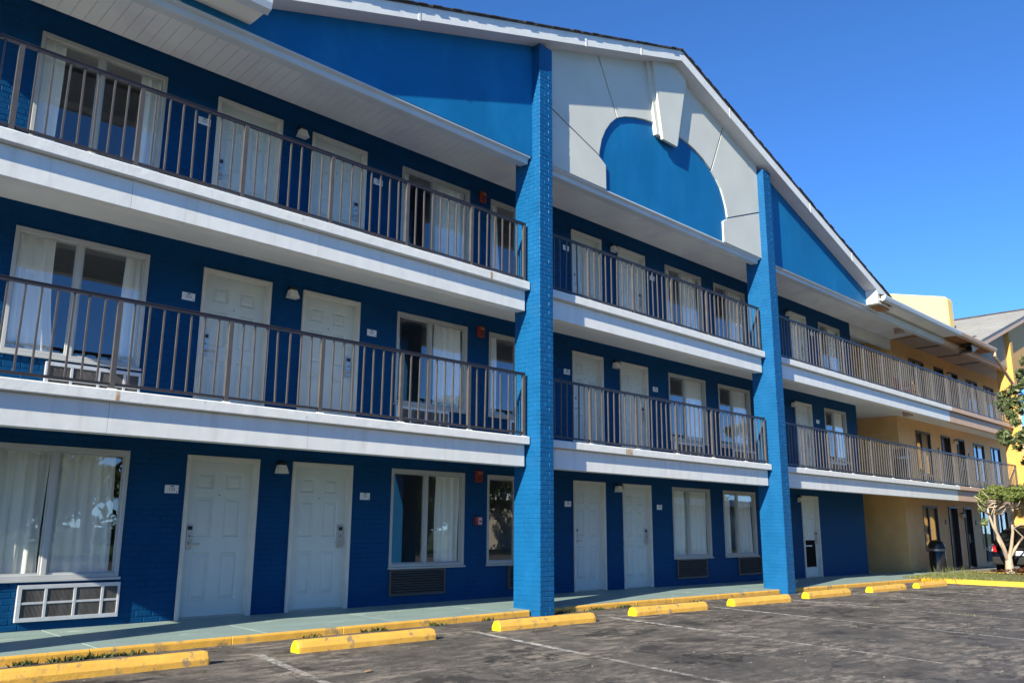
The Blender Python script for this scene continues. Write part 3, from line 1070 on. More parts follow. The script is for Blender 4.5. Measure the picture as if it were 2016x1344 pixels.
def lock_meshes():
    pl = MB().box(0, 0.078, -0.022, 0, 0, 0.30)
    plate = pl.mesh('lock_plate', 'steel')
    bk = MB().box(-0.012, 0.09, -0.006, 0.0, -0.02, 0.32).mesh('lock_backplate', 'steel')
    rd = MB().box(0.008, 0.070, -0.030, -0.0221, 0.235, 0.285).mesh('card_reader', 'black_plastic')
    kh = MB()
    kh.v = []
    kh.lathe([(0.011, 0.0), (0.011, 0.006)], 0, 0, 10)
    kh.v = [(0.039 + x, -0.0221 - z, 0.155 + y) for x, y, z in kh.v]
    keyh = kh.mesh('keyhole', 'black_plastic')
    hd = {}
    for s in (-1, 1):
        h = MB().tube([(0.039, -0.0221, 0.06), (0.039, -0.062, 0.06), (0.039 + s * 0.03, -0.070, 0.06), (0.039 + s * 0.125, -0.068, 0.058)], [0.011, 0.011, 0.011, 0.009], 8)
        hd[s] = h.mesh('lever_handle', 'steel', True)
    return plate, bk, rd, keyh, hd
PLATE_ME, BACK_ME, READ_ME, KEYH_ME, HAND_ME = lock_meshes()
FR_ME = {}
def frame_mesh(w, h, m):
    key_ = (round(w, 3), round(h, 3), m)
    if key_ not in FR_ME:
        b = MB()
        t = 0.058
        # moulded casing with a step, then a jamb running back to the leaf
        b.box(0, t, -0.022, 0.0, 0, h)
        b.box(w - t, w, -0.022, 0.0, 0, h)
        b.box(t, w - t, -0.022, 0.0, h - t, h)
        b.box(0.016, t - 0.012, -0.030, -0.0221, 0, h - 0.016)
        b.box(w - t + 0.012, w - 0.016, -0.030, -0.0221, 0, h - 0.016)
        b.box(t - 0.012, w - t + 0.012, -0.030, -0.0221, h - t + 0.012, h - 0.016)
        j = 0.03
        b.box(0.002, t + 0.004, 0.0005, 0.15, 0, h - 0.002)
        b.box(w - t - 0.004, w - 0.002, 0.0005, 0.15, 0, h - 0.002)
        b.box(t + 0.004, w - t - 0.004, 0.0005, 0.15, h - t - 0.004, h - 0.002)
        FR_ME[key_] = b.mesh('frame', m)
    return FR_ME[key_]

def make_door(x0, x1, z0, z1, side, parent_fn, lit=True, leafm=DOOR_ME, framem='frame_grey', inset=0.075, parent_wall=YW):
    w, h = x1 - x0, z1 - z0
    lw, lh = 0.91, 2.03
    sx, sz = (w - 0.124) / lw, (h - 0.062 - 0.022) / lh
    o = link('door', leafm)
    parent_fn(o)
    o.location = (x0 + 0.062, parent_wall + inset, z0 + 0.022)
    o.scale = (sx, 1, sz)
    for p, me in zip(PANELS, PANEL_ME):
        if leafm is not DOOR_ME:
            break
        c = link('panel', me, o)
        c.location = (p[0], 0, p[2])
    inv = 1.0 / sx
    fr = link('frame', frame_mesh(w, h, framem), o)
    fr.scale = (1 / sx, 1, 1 / sz)
    fr.location = (-0.062 / sx, -inset, -0.022 / sz)
    lx = 0.035 / sx if side == 'L' else (lw - 0.115 / sx)
    for me in (BACK_ME, PLATE_ME, READ_ME, KEYH_ME, HAND_ME[1 if side == 'L' else -1]):
        c = link(me.name.split('.')[0], me, o)
        c.scale = (1 / sx, 1, 1 / sz)
        c.location = (lx, -0.006 if me is not BACK_ME else 0, 0.87 / sz)
    th = link('threshold', MB().box(0, lw, -0.05, 0.04, -0.022 / sz, -0.003).mesh('threshold', 'steel'), o)
    vw = MB()
    vw.lathe([(0.009, 0), (0.009, 0.004)], 0, 0, 8)
    vw.v = [(lw / 2 + x, -0.0005 - z, 1.58 + y) for x, y, z in vw.v]
    link('peephole', vw.mesh('peephole', 'black_plastic'), o)
    return o
for x0, x1, z0, z1, side, fl in DOORS:
    d = make_door(x0, x1, z0, z1, side, M)
    if fl == 0 and x0 > 22:                       # the broken lower part of the ground-floor end door
        box('missing_panel', 'louvre_void', d, 0.16, 0.80, -0.004, -0.001, 0.24, 0.93)
        box('door_bar', 'aluminium', d, 0.18, 0.56, -0.020, -0.005, 0.77, 0.80)

# ---------------------------------------------------------------- windows
def curtain(parent, x0, x1, z0, z1, y, m, flare=0.0, seed=0):
    b = MB()
    rg = random.Random(seed)
    n = max(10, int((x1 - x0) / 0.02))
    ph = rg.uniform(0, 6)
    nr = 7
    for r in range(nr):
        t = r / (nr - 1)
        z = z0 + (z1 - z0) * t
        for k in range(n + 1):
            u = k / n
            xx = x0 + (x1 - x0) * u + flare * (1 - t) ** 2 * u
            s = u * (x1 - x0) * 42 + ph
            yy = y + 0.024 * math.sin(s) * (1.15 - 0.4 * t) + 0.013 * math.sin(2.3 * s + ph) + 0.014 * math.sin(0.37 * s + 3 * t)
            b.v.append((xx + 0.008 * math.sin(5 * t + s), yy, z))
    for r in range(nr - 1):
        for k in range(n):
            a = r * (n + 1) + k
            b.f.append((a, a + 1, a + n + 2, a + n + 1))
    return b.build('curtain', m, parent, smooth=True)

def make_window(x0, x1, z0, z1, parent_fn, curts, fm='window_frame', cm='curtain', mull=0.5, seed=0, sill=True):
    b = MB()
    t = 0.045
    y0, y1 = YW - 0.012, YW + 0.10
    b.box(x0, x0 + t, y0, y1, z0, z1)
    b.box(x1 - t, x1, y0, y1, z0, z1)
    b.box(x0 + t, x1 - t, y0, y1, z1 - t - 0.015, z1)
    b.box(x0 + t, x1 - t, y0, y1, z0, z0 + t)
    xm = x0 + (x1 - x0) * mull
    b.box(xm - 0.03, xm + 0.03, y0 + 0.02, y1, z0 + t, z1 - t - 0.015)
    w = parent_fn(b.build('window', fm, bevel=0.004))
    for a, c in ((x0 + t, xm - 0.03), (xm + 0.03, x1 - t)):
        sb = MB()
        ya, yb = YW + 0.028, YW + 0.052
        s = 0.022
        sb.box(a, a + s, ya, yb, z0 + t, z1 - t - .015)
        sb.box(c - s, c, ya, yb, z0 + t, z1 - t - .015)
        sb.box(a + s, c - s, ya, yb, z0 + t, z0 + t + s)
        sb.box(a + s, c - s, ya, yb, z1 - t - .015 - s, z1 - t - .015)
        sb.build('sash', fm, w)
        MB().quad((a + s, YW + 0.04, z0 + t + s), (c - s, YW + 0.04, z0 + t + s), (c - s, YW + 0.04, z1 - t - .015 - s), (a + s, YW + 0.04, z1 - t - .015 - s)).build('pane', 'glass', w)
    if sill:
        MB().box(x0 - 0.02, x1 + 0.02, YW - 0.04, YW + 0.005, z0 - 0.03, z0 - 0.001).build('sill', fm, w, bevel=0.004)
    r = MB()
    X0, X1, Y0, Y1, Z0, Z1 = x0 - 0.35, x1 + 0.35, YW + 0.205, YW + 3.6, z0 - 0.5, z1 + 0.22
    r.quad((X0, Y1, Z0), (X0, Y1, Z1), (X1, Y1, Z1), (X1, Y1, Z0))
    r.quad((X0, Y0, Z0), (X0, Y0, Z1), (X0, Y1, Z1), (X0, Y1, Z0))
    r.quad((X1, Y0, Z0), (X1, Y1, Z0), (X1, Y1, Z1), (X1, Y0, Z1))
    r.quad((X0, Y0, Z0), (X0, Y1, Z0), (X1, Y1, Z0), (X1, Y0, Z0))
    r.quad((X0, Y0, Z1), (X1, Y0, Z1), (X1, Y1, Z1), (X0, Y1, Z1))
    r.build('room', 'room_wall', w)
    for k, c in enumerate(curts):
        fl = c[2] if len(c) > 2 else 0
        W_ = x1 - x0
        curtain(w, x0 + c[0] * W_, x0 + c[1] * W_, z0 + 0.03, z1 - 0.02, YW + 0.115, cm, fl, seed * 7 + k)
    return w
CURT = {
    (0, 2.70): [(0.0, 0.44), (0.48, 0.93, 0.02)], (1, 2.70): [(0.03, 0.30, 0.14), (0.84, 0.99)], (2, 2.70): [(0.02, 0.20), (0.80, 0.99, -0.03)],
    (0, 8.435): [(0.66, 0.97)], (1, 8.435): [(0.0, 0.09), (0.58, 0.97)], (2, 8.435): [(0.0, 0.16), (0.56, 0.97)],
    (0, 10.544): [(0.75, 0.99)], (1, 10.544): [(0.02, 0.17)], (2, 10.544): [(0.02, 0.16, 0.12)],
    (0, 16.217): [(0.02, 0.52), (0.50, 0.98)], (1, 16.217): [(0.5, 0.98)], (2, 16.217): [(0.02, 0.22), (0.50, 0.98)],
    (0, 18.334): [(0.02, 0.30), (0.50, 0.98)], (1, 18.334): [(0.52, 0.98)], (2, 18.334): [(0.5, 0.98)],
    (1, 24.115): [(0.02, 0.2), (0.55, 0.98)], (2, 24.115): [(0.45, 0.98)],
}
for k, (x0, x1, z0, z1, fl) in enumerate(WINS):
    make_window(x0, x1, z0, z1, M, CURT.get((fl, x0), []), 'window_white' if x0 < 3 and fl < 2 else 'window_frame', mull=0.47 if x0 < 16 else 0.44, seed=k)

# ---------------------------------------------------------------- air conditioners
FLOORN = ['ground', 'second', 'third']
def under(x0, fl):
    near_ = {3.2: 'room 122', 8.445: 'room 121', 11.055: 'the window beside the tall blue pillar', 16.3: 'the first window past the middle of the arch', 18.87: 'the last window before the second pillar', 24.2: 'the end window of the blue wall'}[x0]
    return near_
louv = None
for x0, x1, z0, z1, kind, fl in ACS:
    xc = x0
    nice = {3.2: 'below the leftmost window', 8.445: 'below the window right of door 121', 11.055: 'half hidden by the left pillar',
            16.3: 'below the first middle-bay window', 18.87: 'below the window beside the second pillar', 24.2: 'below the end window of the blue wall'}[x0]
    if kind == 'louvre':
        t = thing('air_conditioner', 'dark louvred air conditioner %s, ground floor' % nice, 'air conditioner', (x0, YW, z0), 'wall air conditioners')
        w, h = x1 - x0, z1 - z0
        b = MB()
        e = 0.024
        b.box(0, w, -0.035, 0.0, 0, e)
        b.box(0, w, -0.035, 0.0, h - e, h)
        b.box(0, e, -0.035, 0.0, e, h - e)
        b.box(w - e, w, -0.035, 0.0, e, h - e)
        b.build('casing', 'louvre_brown', t, bevel=0.003)
        MB().box(e, w - e, -0.008, 0.0, e, h - e).build('backing', 'louvre_void', t)
        n = 9
        me = MB().extr_x([(-0.034, 0.0), (-0.010, 0.024), (-0.008, 0.022), (-0.032, -0.003)], e, w - e).mesh('louvre', 'louvre_brown')
        for k in range(n):
            o = link('louvre', me, t)
            o.location = (0, 0, e + 0.004 + (h - 2 * e) * k / n)
    else:
        t = thing('air_conditioner', 'silver air conditioner grille %s, %s floor' % (nice, FLOORN[fl]), 'air conditioner', (x0, YW, z0), 'wall air conditioners')
        w, h = x1 - x0, z1 - z0
        e = 0.045
        cols = [0, 0.265, 0.545, 0.82, 1.0]
        b = MB()
        b.box(0, w, -0.045, 0, 0, e)
        b.box(0, w, -0.045, 0, h - e, h)
        b.box(0, e, -0.045, 0, e, h - e)
        b.box(w - e * 0.6, w, -0.045, 0, e, h - e)
        for c in cols[1:-1]:
            b.box(w * c - 0.016, w * c + 0.016, -0.043, -0.01, e, h - e)
        b.box(e, w - e * .6, -0.041, -0.012, h / 2 - 0.013, h / 2 + 0.013)
        b.build('grille_frame', 'aluminium', t, bevel=0.003)
        MB().box(e * .5, w - e * .3, -0.006, 0.0, e * .5, h - e * .5).build('coil', 'coil', t)
        f = MB()
        x = e
        while x < w - e * .6:
            f.box(x, x + 0.0045, -0.033, -0.018, e, h - e)
            x += 0.0135
        o = f.build('fins', 'fins', t)
        o['kind'] = 'stuff'

# ---------------------------------------------------------------- railings
def railing(label, x0, x1, posts, zr, zb, sag, y=-0.07, skip_first=False, group='gallery railings'):
    t = thing('gallery_railing', label, 'railing', (x0, y, zb), group)
    L = x1 - x0
    zt = zr - zb
    MB().box(0, L, -0.026, 0.026, zt - 0.012, zt).build('top_rail', 'rail_dark', t, bevel=0.003)
    MB().box(0, L, -0.019, 0.019, zt - 0.042, zt - 0.0121).build('rail_channel', 'rail_dark', t)
    MB().box(0, L, -0.016, 0.016, 0.045, 0.075).build('bottom_rail', 'rail_dark', t, bevel=0.003)
    post_me = MB().box(-0.026, 0.026, -0.020, 0.020, -0.01, zt - 0.0421).mesh('post', 'rail_brown')
    bal_me = MB().box(-0.0095, 0.0095, -0.0095, 0.0095, 0.0751, zt - 0.0421).mesh('baluster', 'rail_brown')
    foot_me = MB().box(-0.045, 0.045, -0.04, 0.04, -0.012, 0.012).mesh('foot_plate', 'lip_paint')
    for p in posts:
        o = link('post', post_me, t)
        o.location = (p - x0, 0, 0)
        o2 = link('foot_plate', foot_me, t)
        o2.location = (p - x0, 0, 0)
    ed = [x0] + list(posts) + [x1]
    rg = random.Random(int(x0 * 10 + zr))
    for a, c in zip(ed, ed[1:]):
        if c - a < 0.1:
            continue
        n = max(1, round((c - a) / 0.1605))
        first = 0 if a == x0 and a not in posts else 1
        for k in range(1, n):
            o = link('baluster', bal_me, t)
            o.location = (a - x0 + (c - a) * k / n, 0, 0)
            o.rotation_euler = (rg.gauss(0, 0.004), rg.gauss(0, 0.006), 0)
    return t
def post_list(first, step, x1):
    out = []
    x = first
    while x < x1:
        out.append(x)
        x += step
    return out
p1 = [0.98, 2.124, 3.396, 4.70, 5.983, 7.28, 8.556, 9.735]
for fl, zr, zb in ((1, 3.612, 2.59), (2, 6.150, 5.13)):
    where = 'second' if fl == 1 else 'third'
    railing('brown metal railing of the %s-floor gallery left of the tall left pillar' % where, 0.88, 9.76, p1, zr, zb, 0)
    p2 = [11.4, 12.72, 14.0, 15.28, 16.55, 17.44]
    railing('brown metal railing of the %s-floor gallery between the two blue pillars' % where, 10.17, 17.47, p2, zr + 0.003, zb, 0)
    p3 = post_list(19.3, 1.29, 36.2) + [36.28]
    p3 = [p for p in p3 if p == 36.28 or p < 35.7]
    railing('long brown metal railing of the %s-floor gallery running on to the yellow wing' % where, 17.93, 36.32, p3, zr, zb, 0)

# ---------------------------------------------------------------- wall lamps, room signs, alarms
def make_lamp_meshes():
    b = MB()
    b.extr_x([(0, 0.121), (0, 0.175), (-0.05, 0.175), (-0.085, 0.155), (-0.09, 0.121)], 0.03, 0.135)
    mount = b.mesh('mount', 'black_plastic')
    l = MB()
    v = [(0.0, -0.135, 0), (0.165, -0.135, 0), (0.165, -0.012, 0), (0.0, -0.012, 0), (0.03, -0.10, 0.12), (0.135, -0.10, 0.12), (0.135, -0.012, 0.12), (0.03, -0.012, 0.12)]
    l.v = v
    l.f = [(0, 3, 2, 1), (4, 5, 6, 7), (0, 1, 5, 4), (2, 3, 7, 6), (3, 0, 4, 7), (1, 2, 6, 5)]
    return mount, l.mesh('lens', 'lens_white')
LM, LL = make_lamp_meshes()
def wall_lamp(x, z, label):
    t = thing('wall_lamp', label, 'wall lamp', (x, YW - 0.002, z), 'wall lamps between the doors')
    link('mount', LM, t)
    o = link('lens', LL, t)
    o.location = (0, -0.001, 0)
    return t
for fl in range(3):
    z = fl * FH + 1.915
    wall_lamp(6.345, z, 'small white wall lamp between the two left doors on the %s floor' % FLOORN[fl])
    wall_lamp(14.135, z, 'white wall lamp between the two middle-bay doors on the %s floor' % FLOORN[fl])
    wall_lamp(22.06, z, 'white wall lamp left of the last blue-wall door, %s floor' % FLOORN[fl])

def text_mesh(s, size, m):
    c = bpy.data.curves.new('lettering', 'FONT')
    c.body = s
    c.size = size
    c.align_x = 'CENTER'
    c.align_y = 'CENTER'
    c.extrude = 0.0008
    tmp = bpy.data.objects.new('tmp', c)
    COL.objects.link(tmp)
    dg = bpy.context.evaluated_depsgraph_get()
    me = bpy.data.meshes.new_from_object(tmp.evaluated_get(dg))
    bpy.data.objects.remove(tmp)
    me.materials.clear()
    me.materials.append(MATS[m])
    return me
SIGN_ME = MB().box(0, 0.18, -0.008, 0, 0, 0.105).mesh('plate', 'sign_white')
MARK_ME = MB().box(0.068, 0.116, -0.0095, -0.0081, 0.086, 0.098).mesh('logo_mark', 'sign_ink')
DOT_ME = MB().box(0.150, 0.163, -0.0095, -0.0081, 0.012, 0.024).mesh('corner_mark', 'sign_ink')
SIGNS = [(4.79, 0, '122'), (7.84, 0, '121'), (12.60, 0, '120'), (15.62, 0, '118'), (4.785, 1, '222'), (7.84, 1, '221'), (12.60, 1, '220'), (15.6, 1, '218'),
         (4.79, 2, '322'), (7.84, 2, '321'), (12.60, 2, '320'), (15.6, 2, '318'), (23.55, 1, ''), (23.55, 2, '')]
for x, fl, s in SIGNS:
    pl_ = {'22': 'left of the first grey door', '21': 'right of the second grey door', '20': 'just right of the tall left pillar', '18': 'left of the middle-bay windows'}
    lab = 'white room sign %s %s, %s floor' % (s, pl_[s[1:]], FLOORN[fl]) if s else 'small white sign right of the last blue-wall door, %s floor' % FLOORN[fl]
    t = thing('room_sign', lab, 'sign', (x, YW - 0.002, fl * FH + 1.59), 'room number signs')
    link('plate', SIGN_ME, t)
    link('logo_mark', MARK_ME, t)
    link('corner_mark', DOT_ME, t)
    if s:
        o = link('lettering', text_mesh(s, 0.058, 'sign_ink'), t)
        o.location = (0.09, -0.009, 0.052)
        o.rotation_euler = (R(90), 0, 0)
for fl in range(3):
    t = thing('fire_alarm', 'red fire alarm strobe beside the left pillar on the %s floor' % FLOORN[fl], 'fire alarm', (10.235, YW - 0.002, fl * FH + 1.955), 'fire alarms')
    MB().box(0, 0.15, -0.05, 0, 0, 0.20).build('housing', 'alarm_red', t, bevel=0.006)
    MB().box(0.03, 0.125, -0.075, -0.0501, 0.135, 0.185).build('strobe_lens', 'alarm_lens', t, bevel=0.008)
    sl = MB().box(0.035, 0.12, -0.054, -0.0501, 0, 0.008).mesh('slot', 'black_plastic')
    for k in range(4):
        o = link('slot', sl, t)
        o.location = (0, 0, 0.03 + 0.024 * k)
t = thing('fire_alarm_box', 'small red and white fire alarm pull box beside the left pillar', 'fire alarm', (10.235, YW - 0.002, 1.225))
MB().box(0, 0.145, -0.055, 0, 0, 0.14).build('housing', 'alarm_red', t, bevel=0.006)
MB().box(0.05, 0.135, -0.060, -0.0551, 0.012, 0.128).build('front_plate', 'alarm_white', t)
MB().box(0.07, 0.12, -0.068, -0.0601, 0.05, 0.075).build('pull_handle', 'black_plastic', t)

# ---------------------------------------------------------------- yellow wing
YX0, YX1 = 29.62, 44.5
yholes, ydoors, ywins = [], [], []
for fl in range(3):
    z = fl * FH
    dz = drop(34) if fl == 0 else 0
    for a, c, sd in [(33.64, 34.59, 'L'), (35.31, 36.16, 'R'), (42.2, 43.1, 'L')]:
        ydoors.append((a, c, z + dz, z + 2.06, sd, fl))
    for a, c in [(31.15, 32.57), (37.2, 38.56), (39.4, 40.7)]:
        ywins.append((a, c, z + 0.50, z + 2.04, fl))
yholes = [d[:4] for d in ydoors] + [w[:4] for w in ywins]
yw = Wg(wall_core([(h[0], h[1], h[2], h[3]) for h in yholes], YX0, YX1, -0.4, 7.72, YW + .006, YW + 0.2).build('wall', 'yellow_brick'))
bricks_joined('brickwork', 'yellow_brick', lambda o: (setattr(o, 'parent', yw), o)[1], lay_bricks(YX0, YX1, -0.2, 7.7, yholes, YW - 0.001))
# side of the passage
ps = Wg(box('passage_side', 'yellow_brick', None, YX0 + .006, YX0 + 0.2, YW + 0.201, 9.0, -0.4, 7.72))
bricks_joined('brickwork', 'yellow_brick', lambda o: (setattr(o, 'parent', ps), o)[1], lay_bricks(-9.0, -YW, -0.2, 7.7, [], 0.0),
              Matrix(((0, 1, 0, YX0), (-1, 0, 0, 0), (0, 0, 1, 0), (0, 0, 0, 1))))
Wg(box('passage_end', 'yellow_brick', None, 26.35, YX0, 8.9, 9.1, -0.4, 7.72))
for fl in (1, 2):
    Wg(box('passage_deck', 'ceiling_paint', None, 26.36, YX0 - .002, YW + 0.005, 8.9, LIP[fl][0] - 0.005, LIP[fl][1] + 0.02))
M(box('passage_header', 'ceiling_paint', None, 26.36, YX0 - 0.002, YW + 0.01, YW + 0.16, 7.28, 7.70))
Wg(box('passage_ceiling', 'ceiling_paint', None, 26.36, YX0, YW + 0.17, 8.9, 7.62, 7.7))
BRN = MB().box(0, 0.91, 0, 0.04, 0, 2.03).mesh('door', 'door_brown')
for x0, x1, z0, z1, sd, fl in ydoors:
    make_door(x0, x1, z0, z1, sd, Wg, leafm=BRN, framem='frame_brown', inset=0.10)
for k, (x0, x1, z0, z1, fl) in enumerate(ywins):
    make_window(x0, x1, z0, z1, Wg, [(0.5, 0.98)] if k % 2 else [(0.02, 0.45), (0.55, 0.98)], 'frame_brown', 'curtain_tan', mull=0.42, seed=50 + k, sill=False)
    if fl < 2:
        nm = {31.15: 'first', 37.2: 'second', 39.4: 'third'}[x0]
        t = thing('air_conditioner', 'dark air conditioner under the %s yellow-wing window, %s floor' % (nm, FLOORN[fl]), 'air conditioner', (x0 + 0.25, YW, z0 - 0.46), 'wall air conditioners')
        MB().box(0, 1.1, -0.02, 0, 0, 0.42).build('casing', 'louvre_void', t)
        me = MB().extr_x([(-0.045, 0.0), (-0.022, 0.028), (-0.0201, 0.025), (-0.043, -0.003)], 0.02, 1.08).mesh('louvre', 'louvre_brown')
        for q in range(9):
            o = link('louvre', me, t)
            o.location = (0, 0, 0.012 + q * 0.044)
for fl in range(3):
    z = fl * FH + 1.83 + (drop(35) if fl == 0 else 0)
    wall_lamp(34.98, z, 'white wall lamp between the dark yellow-wing doors, %s floor' % FLOORN[fl])
    for x, nm in ((33.2, 'left'), (36.5, 'right')):
        t = thing('room_plaque', 'small brown plaque %s of the dark yellow-wing doors, %s floor' % (nm, FLOORN[fl]), 'sign', (x, YW - 0.002, fl * FH + 1.42), 'plaques of the yellow wing')
        MB().box(0, 0.17, -0.02, 0, 0, 0.17).build('plate', 'frame_brown', t, bevel=0.01)
        MB().box(0.03, 0.14, -0.024, -0.0201, 0.05, 0.12).build('inset', 'tan_panel', t)
# galleries of the wing
for fl in (1, 2):
    l0, l1 = LIP[fl]
    Wg(MB().extr_x([(-0.15, l0), (-0.15, l1 - 0.01), (-0.14, l1), (0.238, l1 + 0.018), (0.238, l0)], 29.663, 36.38).build('slab_edge', 'tan_trim', bevel=0.006))
    bm_ = Wg(box('edge_beam', 'tan_panel', None, 29.663, 36.36, -0.045, 0.10, FB[fl] + .004, l0 - .001))
    for a, c in ((29.663, 32.1), (32.1, 34.54), (34.54, 36.36)):
        MB().extr_x([(-0.048, l0 - 0.004), (-0.060, l0 - 0.02), (-0.0605, FB[fl] + 0.004), (-0.056, FB[fl]), (0.112, FB[fl]), (0.112, FB[fl] + 0.003), (-0.048, FB[fl] + 0.003)],
                    a + .002, c - .002).build('fascia_panel', 'tan_trim', bm_)
    Wg(box('gallery_deck', 'ceiling_paint', None, 36.381, 44.5, -0.15, YW + 0.004, l0 - 0.005, l1 + 0.02))
Wg(MB().extr_x(EAVE, 29.663, 36.38).build('eave_beam', 'tan_trim'))
ys_ = Wg(box('soffit', 'tan_panel', None, 29.663, 44.5, 0.076, YW + 0.2, 7.66, 7.70))
for x in (29.75, 31.9, 34.1, 36.2):
    box('batten', 'bare_wood' if x < 30 else 'louvre_brown', ys_, x, x + 0.16, 0.08, YW, 7.645, 7.6595)
es = low_eave(29.663, 33.35, 0, 0, Wg, 'tan_trim', 'bare_wood', None)
Wg(MB().quad((29.663, -0.68, 7.55), (33.5, -0.68, 7.55), (33.5, 6.2, 9.75), (29.663, 6.2, 9.75)).build('main_roof', 'roof_shingles'))
dn = MB().tube([(33.2, -0.63, 7.40), (33.2, -0.63, 7.28), (33.35, -0.62, 7.2), (36.15, -0.46, 6.40), (36.3, -0.42, 6.3), (36.32, -0.42, 5.9), (36.32, -0.42, 0.0)], 0.055, 8)
Wg(dn.build('downpipe', 'tan_trim'))
pillar('pillar', 36.40, 36.74, 9.0, 'yellow_lit', Wg, zb=-0.4)
# far gable
G3X, G3Z = 40.6, 10.20
S3 = 0.3265
def r3(x):
    return G3Z - S3 * abs(x - G3X)
Wg(MB().extr_y([(32.0, 7.34), (36.41, 7.34), (36.41, r3(36.41)), (32.0, r3(32.0))], -0.175, -0.05).build('gable_wall', 'tan_stucco'))
Wg(MB().extr_y([(36.73, 7.34), (49.0, 7.34), (49.0, r3(49)), (G3X, G3Z), (36.73, r3(36.73))], -0.175, -0.05).build('gable_wall', 'yellow_lit'))
for a, b_, dz0, dz1, y0, y1, m, nm in [(31.2, 50.0, -0.01, 0.02, YO, -0.06, 'tan_panel', 'rake_soffit'), (31.2, 50.0, -0.02, 0.215, YO - 0.02, YO - 0.001, 'tan_trim', 'rake_board'), (31.0, 50.2, 0.217, 0.25, YO - 0.05, -0.045, 'roof_shingles', 'roof'), (33.6, 47.6, 0.217, 0.25, -0.0449, 13.0, 'roof_shingles', 'roof')]:
    b = MB()
    for p, q in ((a, G3X), (G3X, b_)):
        i = len(b.v)
        b.v += [(p, y0, r3(p) + dz0), (q, y0, r3(q) + dz0), (q, y1, r3(q) + dz0), (p, y1, r3(p) + dz0), (p, y0, r3(p) + dz1), (q, y0, r3(q) + dz1), (q, y1, r3(q) + dz1), (p, y1, r3(p) + dz1)]
        b.f += [tuple(i + j for j in f) for f in [(0, 3, 2, 1), (4, 5, 6, 7), (0, 1, 5, 4), (2, 3, 7, 6)]]
    Wg(b.build(nm, m))
Wg(box('ridge_cap', 'shingle', None, G3X - 0.14, G3X + 0.14, YO - 0.05, 12.9, G3Z + 0.225, G3Z + 0.275))
# stair tower above the roof
tw = thing('stair_tower', 'plain yellow stair tower rising above the roof of the yellow wing', 'tower', (38, 3.5, 8))
tb = MB()
tb.v = [(36.0, 4.6, 7.6), (36.75, 4.6, 7.6), (36.75, 1.62, 7.6), (36.0, 1.62, 7.6), (36.0, 4.6, 11.18), (36.75, 4.6, 11.18), (36.75, 1.62, 10.44), (36.0, 1.62, 10.44)]
tb.f = [(0, 3, 7, 4), (3, 2, 6, 7), (2, 1, 5, 6), (1, 0, 4, 5), (4, 7, 6, 5)]
o = tb.build('tower_wall', 'tower_yellow', bevel=0.12)
o.parent = tw
o.matrix_parent_inverse = Matrix.Translation(tw.location).inverted()

# exit signs
for fl, (x, y, z) in ((2, (27.85, 0.62, 7.62)), (1, (28.3, 0.75, 5.0))):
    t = thing('exit_sign', 'EXIT sign hanging under the %s-floor gallery ceiling near the passage' % FLOORN[fl], 'sign', (x, y, z), 'exit signs')
    MB().box(-0.02, 0.02, -0.16, 0.16, -0.24, -0.03).build('housing', 'tan_panel', t, bevel=0.006)
    MB().box(-0.01, 0.01, -0.02, 0.02, -0.03, 0.0).build('stem', 'tan_panel', t)
    o = link('lettering', text_mesh('EXIT', 0.14, 'alarm_red'), t)
    o.location = (-0.0215, 0, -0.135)
    o.rotation_euler = (R(90), 0, R(-90))

# ---------------------------------------------------------------- wheel stops
def wheel_stop(x, y, rot, label, seed):
    L, Wd, H = 1.83, 0.17, 0.125
    t = thing('wheel_stop', label, 'wheel stop', (x, y, ground_z(x, y)), 'yellow concrete wheel stops')
    t.rotation_euler = (0, 0, rot)
    b = MB()
    prof = [(-Wd / 2, -0.01), (-Wd / 2, 0.055), (-0.052, H - 0.012), (-0.030, H), (0.030, H), (0.052, H - 0.012), (Wd / 2, 0.055), (Wd / 2, -0.01)]
    n = len(prof)
    st = [0.0, 0.012, 0.05] + [0.05 + (L - 0.1) * k / 12 for k in range(1, 12)] + [L - 0.05, L - 0.012, L]
    rg = random.Random(seed)
    for k, s in enumerate(st):
        sc = 0.86 if s in (0.0, L) else (0.96 if s in (0.012, L - 0.012) else 1.0)
        for y_, z_ in prof:
            b.v.append((s, y_ * sc + rg.gauss(0, 0.0012), max(z_ * (sc if z_ > 0.03 else 1), -0.01) + (rg.gauss(0, 0.0012) if z_ > 0.02 else 0)))
    for k in range(len(st) - 1):
        for j in range(n - 1):
            b.f.append((k * n + j, (k + 1) * n + j, (k + 1) * n + j + 1, k * n + j + 1))
    b.f.append(tuple(range(n)))
    b.f.append(tuple((len(st) - 1) * n + j for j in reversed(range(n))))
    b.build('block', 'stop_yellow', t, smooth=False, bevel=0.008)
    e = MB()
    i = 0
    e.v = [(-0.003, y_ * 0.85, max(z_ * 0.85, 0.002)) for y_, z_ in prof] + [(0.0105, y_ * 0.965, max(z_ * 0.965, 0.002)) for y_, z_ in prof]
    e.f = [tuple(range(n))] + [(j, n + j, n + j + 1, j + 1) for j in range(n - 1)]
    e.build('painted_end', 'fresh_yellow', t)
    return t
SP = [(2.28, -1.24, -0.02), (5.12, -1.20, -0.04), (8.08, -1.19, -0.055), (10.98, -1.18, -0.07), (13.78, -1.21, -0.075), (16.62, -1.19, -0.03), (19.6, -1.21, -0.03), (22.25, -1.25, -0.02)]
ORD = ['nearest yellow wheel stop cut by the left edge of the picture', 'yellow wheel stop in front of the two left grey doors', 'yellow wheel stop in front of the tall left blue pillar',
       'yellow wheel stop in front of the middle bay doors', 'yellow wheel stop just left of the second blue pillar foot', 'yellow wheel stop just right of the second blue pillar foot',
       'yellow wheel stop in front of the plain blue end wall', 'farthest yellow wheel stop next to the grass island kerb']
